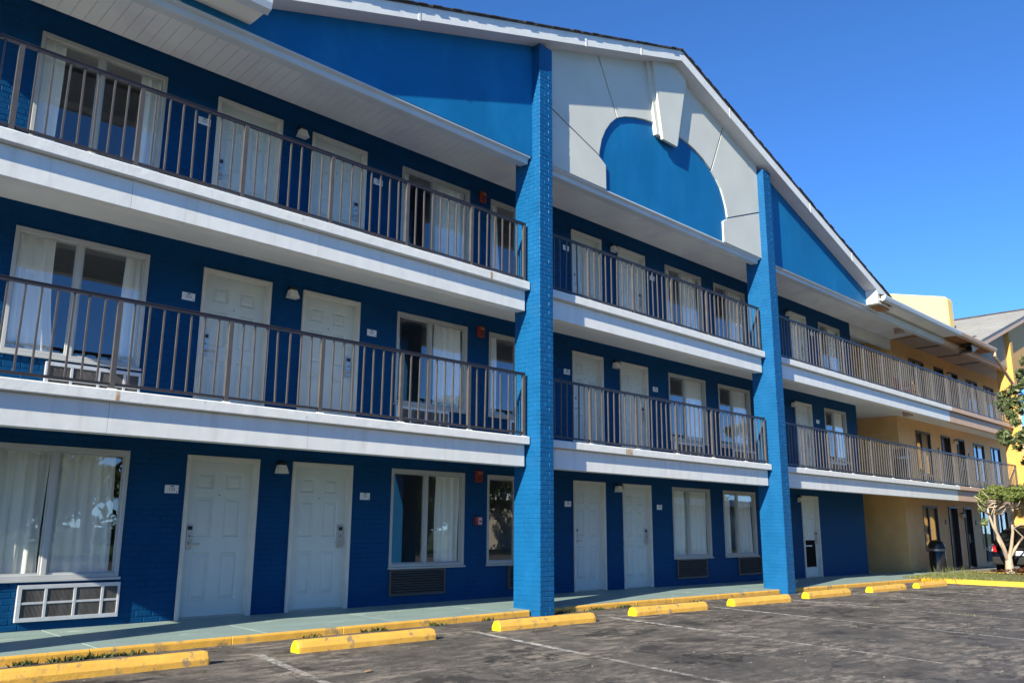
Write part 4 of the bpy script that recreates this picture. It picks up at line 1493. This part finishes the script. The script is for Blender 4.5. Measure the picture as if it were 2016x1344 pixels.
for k, (x, y, r_) in enumerate(SP):
    wheel_stop(x, y, r_, ORD[k], k)

# ---------------------------------------------------------------- island, grass, weeds
isl = MB()
outline = [(26.0, 0.24), (25.55, -0.5), (25.35, -1.2), (25.2, -2.2), (25.15, -3.3), (25.2, -5.2), (26.2, -6.2), (28, -6.4), (30.5, -6.2), (31.4, -5.0), (31.5, -2), (31.5, 0.24)]
cen = (28.4, -2.4)
i0 = len(isl.v)
isl.v.append((cen[0], cen[1], ground_z(*cen) + 0.16))
for x, y in outline:
    isl.v.append((x, y, ground_z(x, y) + 0.105))
for k in range(1, len(outline) + 1):
    isl.f.append((0, k, k % len(outline) + 1))
struct(isl.build('grass_island', 'soil'))
ik = struct(MB().box(26.0, 26.01, 0.0, 0.01, -0.3, -0.25).build('island_kerb', 'island_yellow'))
for k, (p, q) in enumerate(zip(outline, outline[1:])):
    if k == len(outline) - 1:
        continue
    b = MB()
    d = (Vector((*q, 0)) - Vector((*p, 0))).normalized()
    nrm = Vector((d.y, -d.x, 0))
    if (Vector((*p, 0)) + nrm - Vector((*cen, 0))).length < (Vector((*p, 0)) - Vector((*cen, 0))).length:
        nrm = -nrm
    for (pp) in (p, q):
        zg = ground_z(*pp)
        for off, z in ((-0.06, -0.1), (-0.06, 0.118), (0.05, 0.122), (0.07, 0.11), (0.085, -0.1)):
            b.v.append((pp[0] + nrm.x * off, pp[1] + nrm.y * off, zg + z))
    for j in range(4):
        b.f.append((j, j + 1, j + 6, j + 5))
    b.build('kerb_block', 'island_yellow', ik)

def blades(name, m, pts, hmin, hmax, w, lean=0.5, seed=0):
    rg = np.random.default_rng(seed)
    V, F = [], []
    for (x, y, z) in pts:
        h = rg.uniform(hmin, hmax)
        a = rg.uniform(0, 6.283)
        dx, dy = math.cos(a), math.sin(a)
        ln = rg.uniform(0, lean) * h
        b_ = rg.uniform(0, 6.283)
        lx, ly = math.cos(b_) * ln, math.sin(b_) * ln
        i = len(V)
        V += [(x - dx * w, y - dy * w, z), (x + dx * w, y + dy * w, z), (x + lx * .4 + dx * w * .7, y + ly * .4 + dy * w * .7, z + h * .6),
              (x + lx * .4 - dx * w * .7, y + ly * .4 - dy * w * .7, z + h * .6), (x + lx, y + ly, z + h)]
        F += [(i, i + 1, i + 2, i + 3), (i + 3, i + 2, i + 4)]
    me = bpy.data.meshes.new(name)
    me.from_pydata(V, [], F)
    me.materials.append(MATS[m])
    o = link(name, me)
    o['kind'] = 'stuff'
    return o
pts = []
while len(pts) < 16000:
    x, y = RNG.uniform(25.2, 31.5), RNG.uniform(-6.2, 0.4)
    if y > 0.24 and x < 26.2:
        continue
    k = RNG.random()
    if math.hypot(x - 30.6, y + 1.6) < 1.7 and k < 0.9:
        continue
    if math.sin(x * 2.1) * math.sin(y * 2.7 + 1) < -0.3 and k < 0.6:
        continue
    if y < -1.2 and k < 0.4:
        continue
    pts.append((x, y, ground_z(x, y) + 0.10))
tag(blades('grass', 'grass_blade', pts, 0.02, 0.09, 0.006, 0.8, 1), 'short patchy grass growing on the kerbed island', 'grass')
pts = [(RNG.gauss(cx, 0.35), RNG.gauss(cy, 0.12), -0.13 + drop(cx)) for cx, cy in ((27.8, 0.22), (29.2, 0.30), (30.6, 0.28), (28.6, 0.1)) for _ in range(45)]
tag(blades('tall_grass', 'grass_blade', pts, 0.10, 0.42, 0.005, 0.7, 2), 'tall thin grass stalks along the walkway edge beside the bin', 'grass')
# weeds along kerb and stall lines
wp = []
for cx, n, sp in ((2.85, 40, 0.10), (3.2, 46, 0.09), (3.5, 70, 0.12), (3.8, 40, 0.10), (6.9, 50, 0.12), (7.9, 34, 0.08), (8.9, 22, 0.06), (10.5, 40, 0.14), (11.3, 60, 0.12), (12.05, 60, 0.14), (5.9, 18, 0.08), (14.2, 20, 0.1)):
    for _ in range(n):
        x = RNG.gauss(cx, sp)
        if 9.75 < x < 10.2:
            continue
        wp.append((x, -0.178 - abs(RNG.gauss(0, 0.035)), ground_z(x, -0.2)))
tag(blades('weeds', 'weed', wp, 0.012, 0.06, 0.012, 1.6, 3), 'low weeds growing where the yellow kerb meets the asphalt', 'weeds')
gp = []
for x0, n, ya, yb in ((16.03, 120, -3.0, -5.0), (18.85, 34, -3.4, -4.6)):
    for _ in range(n):
        y = RNG.uniform(yb, ya)
        if math.sin(y * 3.1 + x0) < -0.1:
            continue
        x = x0 + 0.22 * (y + 1.12) + RNG.gauss(0, 0.018)
        gp.append((x, y, ground_z(x, y)))
tag(blades('crack_grass', 'grass_blade', gp, 0.010, 0.045, 0.004, 1.2, 4), 'dry grass sprouting along the faded stall lines', 'grass')
# mulch
mu = MB()
for _ in range(1300):
    a, r_ = RNG.uniform(0, 6.283), abs(RNG.gauss(0, 0.85))
    x, y = 30.6 + r_ * math.cos(a), -1.7 + r_ * math.sin(a)
    z = ground_z(x, y) + 0.155 + 0.16 * math.exp(-r_ * r_ / 0.7) + RNG.uniform(0, .02)
    t_, l_, w_ = RNG.uniform(0, 6.283), RNG.uniform(0.03, 0.09), RNG.uniform(0.008, 0.02)
    c, s = math.cos(t_), math.sin(t_)
    e = RNG.uniform(-.02, .03)
    mu.quad((x - c * l_ - s * w_, y - s * l_ + c * w_, z), (x - c * l_ + s * w_, y - s * l_ - c * w_, z), (x + c * l_ + s * w_, y + s * l_ - c * w_, z + e), (x + c * l_ - s * w_, y + s * l_ + c * w_, z + e))
tag(mu.build('mulch', 'mulch', kind='stuff'), 'reddish brown mulch heaped round the tree foot', 'mulch')
# litter and leaves
lt = MB()
for _ in range(330):
    x, y = RNG.uniform(2, 26), RNG.uniform(-7.5, -0.3)
    z = ground_z(x, y) + 0.004
    s = RNG.choice([0.003, 0.004, 0.006, 0.009])
    a = RNG.uniform(0, 6.28)
    c, d = math.cos(a) * s, math.sin(a) * s
    h = s * 0.7
    i = len(lt.v)
    lt.v += [(x - c, y - d, z), (x + d, y - c, z), (x + c, y + d, z), (x - d, y + c, z), (x, y, z + h)]
    lt.f += [(i, i + 1, i + 4), (i + 1, i + 2, i + 4), (i + 2, i + 3, i + 4), (i + 3, i, i + 4)]
tag(lt.build('gravel', 'litter', kind='stuff'), 'pale gravel crumbs scattered over the asphalt', 'gravel')
for x, y, lab in ((4.95, -2.75, 'dry brown leaf lying on the asphalt near the picture bottom'), (9.05, -1.32, 'dark dry leaf lying against the wheel stop by the pillar')):
    b = MB()
    z = ground_z(x, y) + 0.004
    b.v = [(x - .055, y, z), (x - .02, y - .022, z + .012), (x + .03, y - .018, z + .016), (x + .06, y + .004, z + .004), (x + .025, y + .024, z + .014), (x - .02, y + .022, z + .010)]
    b.f = [(0, 1, 5), (1, 2, 4, 5), (2, 3, 4)]
    tag(b.build('fallen_leaf', 'dry_leaf'), lab, 'leaf')

# ---------------------------------------------------------------- bins and chair
def litter_bin(x, y, z, label):
    t = thing('litter_bin', label, 'bin', (x, y, z), 'black litter bins')
    MB().lathe([(0.24, 0), (0.25, 0.02), (0.25, 0.78), (0.24, 0.80)], 0, 0, 28).build('body', 'bin_black', t, smooth=True)
    MB().lathe([(0.262, 0.78), (0.266, 0.80), (0.266, 0.845), (0.262, 0.86)], 0, 0, 28).build('rim', 'bin_rim', t, smooth=True)
    MB().lathe([(0.258, 0.861), (0.255, 0.93), (0.235, 1.01), (0.19, 1.08), (0.12, 1.12), (0.03, 1.135)], 0, 0, 28).build('dome_lid', 'bin_black', t, smooth=True)
    b = MB()
    for k in range(7):
        for zz in (0.885, 0.99):
            a = R(200 + k * 10)
            rr = 0.262 if zz < .9 else 0.250
            b.v.append((rr * math.cos(a), rr * math.sin(a), zz))
    for k in range(6):
        b.f.append((k * 2, k * 2 + 2, k * 2 + 3, k * 2 + 1))
    b.build('flap', 'black_plastic', t)
    return t
litter_bin(30.35, 0.98, -0.13 + drop(30), 'black domed litter bin standing on the ground-floor walk of the yellow wing')
litter_bin(28.0, 0.95, LIP[1][1] + 0.02, 'black litter bin standing behind the second-floor railing by the passage')
t = thing('chair', 'red slatted plastic chair behind the third-floor railing by the passage', 'chair', (28.2, 0.75, LIP[2][1] + 0.02))
MB().box(-0.25, 0.25, -0.24, 0.24, 0.40, 0.43).build('seat', 'chair_red', t, bevel=0.01)
for sx in (-0.22, 0.22):
    for sy in (-0.21, 0.21):
        MB().box(sx - .02, sx + .02, sy - .02, sy + .02, 0, 0.40).build('leg', 'chair_red', t)
for k in range(5):
    MB().box(-0.23 + k * 0.105, -0.19 + k * 0.105, 0.2, 0.225, 0.43, 0.82).build('back_slat', 'chair_red', t)
MB().box(-0.25, 0.25, 0.198, 0.228, 0.82, 0.88).build('back_rail', 'chair_red', t, bevel=0.008)
for sx in (-0.25, 0.21):
    MB().box(sx, sx + .04, -0.22, 0.2, 0.60, 0.63).build('armrest', 'chair_red', t)
    MB().box(sx, sx + .04, -0.22, -0.19, 0.43, 0.60).build('arm_post', 'chair_red', t)

# ---------------------------------------------------------------- car
def make_car(x, y, label):
    """SUV heading +X; x is the rear bumper, y the centre line"""
    t = thing('parked_car', label, 'car', (x, y, ground_z(x, y)))
    # stations along the car: (x, half width at sill, at belt, belt z, roof half width, roof z, sill z)
    st = [(0.00, .78, .80, .86, .72, .90, .48), (0.10, .86, .88, .98, .74, 1.05, .40), (0.32, .90, .91, 1.02, .70, 1.40, .34), (0.75, .91, .92, 1.02, .66, 1.58, .30),
          (1.6, .92, .925, 1.00, .66, 1.64, .28), (2.5, .92, .925, .98, .65, 1.61, .28), (3.15, .91, .92, .97, .66, 1.38, .29), (3.65, .91, .91, .96, .74, 1.03, .30),
          (4.2, .89, .88, .90, .72, .95, .32), (4.5, .80, .78, .78, .62, .84, .40), (4.6, .70, .68, .70, .5, .74, .46)]
    b = MB()
    n = 0
    for (sx, hs, hb, zb_, hr, zr, zs) in st:
        half = [(hs * .82, zs), (hs, zs + .08), (hb + .015, (zs + zb_) / 2 + .1), (hb, zb_), (hr + .05, zb_ + (zr - zb_) * .72), (hr * .86, zr - .01), (hr * .4, zr + .015)]
        ring = [(sx, -a, z) for a, z in half] + [(sx, a, z) for a, z in reversed(half)]
        n = len(ring)
        b.v += ring
    for k in range(len(st) - 1):
        for j in range(n):
            j2 = (j + 1) % n
            b.f.append((k * n + j, k * n + j2, (k + 1) * n + j2, (k + 1) * n + j))
    b.f.append(tuple(range(n)))
    b.f.append(tuple((len(st) - 1) * n + j for j in reversed(range(n))))
    o = b.build('body', 'car_paint', t, smooth=True)
    ss = o.modifiers.new('s', 'SUBSURF')
    ss.levels = ss.render_levels = 1
    rw = MB()
    rw.quad((0.085, -.60, 1.08), (0.085, .60, 1.08), (0.36, .55, 1.45), (0.36, -.55, 1.45))
    rw.build('rear_window', 'car_glass', t)
    for s in (-1, 1):
        MB().quad((0.7, s * .905, 1.05), (1.9, s * .915, 1.04), (1.9, s * .72, 1.50), (0.9, s * .725, 1.47)).build('side_window', 'car_glass', t)
        MB().quad((1.98, s * .915, 1.04), (3.1, s * .91, 1.02), (2.75, s * .72, 1.46), (1.98, s * .72, 1.50)).build('side_window', 'car_glass', t)
        tl = MB()
        tl.box(-0.02, 0.30, *((s * .90 - .09, s * .90 + .03) if s > 0 else (s * .90 - .03, s * .90 + .09)), 0.78, 1.02)
        lamp = tl.build('tail_lamp', 'tail_clear', t, bevel=0.03)
        l2 = MB().box(-0.025, 0.2, *((.70, .815) if s > 0 else (-.815, -.70)), 0.76, 0.98)
        l2.build('brake_lens', 'tail_red', lamp, bevel=0.02)
    MB().box(-0.10, 0.12, -.86, .86, 0.36, 0.62).build('bumper', 'car_trim', t, bevel=0.05)
    MB().box(-0.012, 0.03, -.26, .26, 0.66, 0.80).build('number_plate', 'sign_white', t)
    for wx in (0.86, 3.62):
        for s in (-1, 1):
            w = MB()
            w.lathe([(0.20, -0.11), (0.33, -0.11), (0.355, -0.08), (0.355, 0.08), (0.33, 0.11), (0.20, 0.11)], 0, 0, 24)
            w.v = [(wx + a, s * .82 + z, 0.355 + b2) for a, b2, z in w.v]
            wo = w.build('wheel', 'tyre', t, smooth=True)
            r2 = MB()
            r2.lathe([(0.02, 0.0), (0.19, 0.01), (0.215, 0.0)], 0, 0, 16)
            r2.v = [(wx + a, s * (.935 - z), 0.355 + b2) for a, b2, z in r2.v]
            r2.build('rim', 'rim', wo)
    return t
make_car(31.6, -1.16, 'black car with red tail lamp parked behind the small tree')

# ---------------------------------------------------------------- trees
def leaf_cloud(name, m, clumps, n, size, parent=None, seed=0, flat=0.5):
    """clumps: (x, y, z, rx, ry, rz); n leaves in all spread by volume near the clump skin"""
    rg = np.random.default_rng(seed)
    wts = np.array([c[3] * c[4] * c[5] for c in clumps]) ** 0.7
    idx = rg.choice(len(clumps), n, p=wts / wts.sum())
    C = np.array(clumps)[idx]
    d = rg.normal(size=(n, 3))
    d /= np.linalg.norm(d, axis=1)[:, None]
    r = rg.uniform(0.35, 1.05, n) ** 0.6
    P = C[:, :3] + d * r[:, None] * C[:, 3:]
    nrm = rg.normal(size=(n, 3)) + np.array([0, 0, flat]) + d * 0.6
    nrm /= np.linalg.norm(nrm, axis=1)[:, None]
    a = np.cross(nrm, rg.normal(size=(n, 3)))
    a /= np.linalg.norm(a, axis=1)[:, None] + 1e-9
    b = np.cross(nrm, a)
    s = size * rg.uniform(0.6, 1.3, n)[:, None]
    V = np.empty((n, 4, 3))
    V[:, 0] = P - a * s
    V[:, 1] = P - b * s * 0.42 + nrm * s * 0.12
    V[:, 2] = P + a * s
    V[:, 3] = P + b * s * 0.42 + nrm * s * 0.12
    me = bpy.data.meshes.new(name)
    me.from_pydata(V.reshape(-1, 3).tolist(), [], np.arange(n * 4).reshape(-1, 4).tolist())
    me.materials.append(MATS[m])
    return link(name, me, parent)

# small twisted tree on the island
TX, TY = 30.6, -1.05
tz = ground_z(TX, TY) + 0.10
t = thing('small_tree', 'small twisted pale-barked tree with a flat leafy top on the grass island', 'tree', (TX, TY, tz))
b = MB()
b.tube([(0, 0, -0.1), (0, 0, 0.12), (0.01, 0, 0.35), (0.0, 0.0, 0.62)], [0.20, 0.135, 0.11, 0.095], 10)
b.tube([(-0.03, 0.02, 0.5), (-0.12, 0.07, 0.85), (-0.25, 0.13, 1.15), (-0.40, 0.22, 1.45), (-0.45, 0.30, 1.85), (-0.5, 0.3, 2.2)], [0.068, 0.052, 0.047, 0.042, 0.034, 0.02], 8)
b.tube([(-0.06, 0.02, 0.45), (-0.08, 0.10, 0.8), (-0.22, 0.17, 1.05), (-0.28, 0.2, 1.5), (-0.35, 0.15, 1.95), (-0.25, 0.0, 2.3)], [0.062, 0.046, 0.042, 0.038, 0.03, 0.02], 8)
b.tube([(0.04, -0.02, 0.5), (0.12, -0.1, 0.9), (0.18, -0.16, 1.3), (0.12, -0.2, 1.8), (0.3, -0.3, 2.3)], [0.064, 0.05, 0.042, 0.034, 0.02], 8)
b.tube([(0.06, -0.04, 0.55), (0.22, -0.2, 0.85), (0.15, -0.45, 1.15), (0.0, -0.25, 1.42), (0.25, -0.55, 1.6), (0.5, -0.75, 2.0)], [0.056, 0.042, 0.038, 0.032, 0.026, 0.016], 8)
b.build('trunk', 'bark_pale', t, smooth=True)
b = MB()
rg = random.Random(9)
for _ in range(34):
    bx, by, bz = rg.choice([(-0.5, 0.3, 2.05), (-0.35, 0.15, 1.85), (-0.3, 0.0, 2.1), (0.2, -0.25, 2.0), (0.45, -0.7, 1.9), (-0.42, 0.25, 1.8)])
    p0 = Vector((bx, by, bz))
    d = Vector((rg.uniform(-1, 1), rg.uniform(-1, 1), rg.uniform(0.1, 0.7))).normalized()
    l_ = rg.uniform(0.3, 0.75)
    p1_ = p0 + d * l_ * .5 + Vector((rg.uniform(-.1, .1), rg.uniform(-.1, .1), rg.uniform(-.05, .1)))
    b.tube([p0, p1_, p0 + d * l_ + Vector((0, 0, 0.1))], [0.028, 0.02, 0.010], 5)
b.build('branches', 'bark_pale', t, smooth=True)
cl = []
for _ in range(46):
    a, rr = rg.uniform(0, 6.283), math.sqrt(rg.uniform(0, 1))
    cl.append((-0.2 + 0.9 * rr * math.cos(a), -0.42 + 0.95 * rr * math.sin(a), 2.50 + rg.uniform(-0.22, 0.2), rg.uniform(.10, .26), rg.uniform(.10, .26), rg.uniform(.06, .14)))
cl += [(-0.5, 0.42, 1.6, .12, .12, .12), (-0.6, 0.45, 2.0, .15, .13, .1), (-0.6, 0.4, 2.25, .2, .16, .12)]
leaf_cloud('crown', 'leaf_bright', cl, 6500, 0.052, t, 3)
# larger glossy-leaved tree whose trunk is right of the picture
t = thing('magnolia_tree', 'dark glossy-leaved tree reaching in from the right edge', 'tree', (29.8, -3.0, ground_z(29.6, -3.2)))
b = MB()
b.tube([(0, 0, -0.1), (0.02, 0, 0.5), (0.0, 0.05, 1.6), (-0.1, 0.0, 3.0), (-0.05, 0.1, 4.4), (0.1, 0.0, 6.0)], [0.2, 0.16, 0.14, 0.12, 0.09, 0.04], 10)
ends = []
rg = random.Random(21)
for k in range(22):
    z = rg.uniform(2.5, 5.6)
    a = rg.uniform(0, 6.283)
    l_ = rg.uniform(0.7, 1.5) * (1.15 - 0.1 * abs(z - 3.6))
    e = Vector((math.cos(a) * l_, math.sin(a) * l_, z + rg.uniform(0.1, 0.5)))
    b.tube([(0, 0.03, z - 0.3), (e.x * .5, e.y * .5, z), e], [0.05, 0.035, 0.015], 6)
    ends.append(e)
b.build('trunk', 'bark_dark', t, smooth=True)
cl = [(e.x, e.y, e.z, rg.uniform(.22, .40), rg.uniform(.22, .40), rg.uniform(.18, .3)) for e in ends] + [(e.x * .6, e.y * .6, e.z, .3, .3, .22) for e in ends]
for (yy, zz) in ((1.15, 3.85), (1.3, 4.05), (0.95, 4.2), (1.05, 4.6), (1.2, 4.85), (0.9, 4.95), (1.25, 5.3), (1.42, 5.55), (1.1, 5.65), (0.8, 5.75), (0.9, 6.15), (0.65, 6.45), (0.5, 6.7), (0.75, 3.7), (0.6, 4.4), (0.55, 5.2)):
    cl.append((rg.uniform(-0.3, 0.3), yy - 0.05, zz + 0.1, rg.uniform(.14, .24), rg.uniform(.14, .24), rg.uniform(.10, .17)))
leaf_cloud('crown', 'leaf_magnolia', cl, 9000, 0.095, t, 5)

# trees across the lot and at the left: seen in the window panes and by their shade
def tree_proto(seed, h, r):
    rg = random.Random(seed)
    t = thing('shade_tree', 'x', 'tree', (0, 0, 0), 'trees across the parking lot')
    b = MB()
    b.tube([(0, 0, -0.3), (0.05, 0, h * .2), (0, 0.1, h * .45), (0.1, 0, h * .75)], [0.32, 0.26, 0.2, 0.08], 8)
    cl = []
    for k in range(26):
        a = rg.uniform(0, 6.283)
        z = rg.uniform(h * .16, h * .95)
        rr = r * math.sqrt(max(0.05, 1 - ((z / h - .55) / .5) ** 2)) * math.sqrt(rg.uniform(0.1, 1))
        x, y = rr * math.cos(a), rr * math.sin(a)
        cl.append((x, y, z, rg.uniform(.8, 1.5), rg.uniform(.8, 1.5), rg.uniform(.55, 1.0)))
        if k < 12:
            b.tube([(0, 0, z * .6), (x * .6, y * .6, z * .85), (x, y, z)], [0.1, 0.07, 0.03], 6)
    b.build('trunk', 'bark_dark', t, smooth=True)
    leaf_cloud('crown', 'leaf_far', cl, 9000, 0.17, t, seed)
    return t
def copy_tree(o):
    c = o.copy()
    COL.objects.link(c)
    for ch in list(o.children):
        d = ch.copy()
        COL.objects.link(d)
        d.parent = c
    return c
prot = [tree_proto(31, 9.5, 3.4), tree_proto(37, 8.0, 3.0)]
ORDN = ['two', 'three', 'four', 'five', 'six', 'seven', 'eight', 'nine', 'ten', 'eleven', 'twelve', 'thirteen', 'fourteen', 'one']
spots = [(4, -31, 1.0), (10, -28, 1.05), (16, -33, 1.1), (21, -29, 0.8), (27, -31, 1.1), (35, -30, 1.25), (41, -34, 1.1), (49, -36, 1.3), (57, -38, 1.2), (66, -44, 1.35), (76, -46, 1.2), (87, -47, 1.3), (98, -50, 1.3), (-3, -32, 1.0)]
used = set()
for k, (x, y, s) in enumerate(spots):
    p = prot[k % 2]
    o = p if k % 2 not in used else copy_tree(p)
    used.add(k % 2)
    o.location = (x, y, ground_z(x, y))
    o.scale = (s, s, s)
    o.rotation_euler = (0, 0, k * 1.3)
    o['label'] = 'green shade tree across the parking lot, mirrored in the panes, number %s from the left' % ORDN[k]
o = copy_tree(prot[1])
o.location = (-4.6, -4.3, ground_z(0, 0))
o.scale = (0.5, 0.5, 0.5)
o['label'] = 'small shade tree left of the picture throwing leaf shade on the near asphalt'
del o['group']
# low white-roofed building across the lot
fb = thing('low_building', 'low tan building with a white flat roof across the lot, mirrored in the panes', 'building', (62, -33, 0))
zg = ground_z(62, -33)
MB().box(-16, 16, -4, 4, zg, 3.2).build('wall', 'far_wall', fb)
MB().box(-17, 17, -5, 5, 3.2, 3.75).build('roof', 'far_white', fb)
wm = MB().box(-0.9, 0.9, 4.0, 4.04, 0.6, 2.3).mesh('window', 'far_window')
for k in range(7):
    o = link('window', wm, fb)
    o.location = (-13 + k * 4.3, 0, 0)

rg = random.Random(77)
cl = []
for k in range(150):
    x = -60 + k * 1.55
    cl.append((x, -62 + rg.uniform(-4, 4), ground_z(0, -60) + rg.uniform(0.5, 5.5), rg.uniform(1.8, 3), rg.uniform(1.5, 2.5), rg.uniform(1.2, 2.4)))
o = leaf_cloud('far_wood', 'leaf_far', cl, 16000, 0.55, None, 91)
o['kind'] = 'stuff'
tag(o, 'green belt of woodland far across the lot, mirrored in the panes', 'wood')
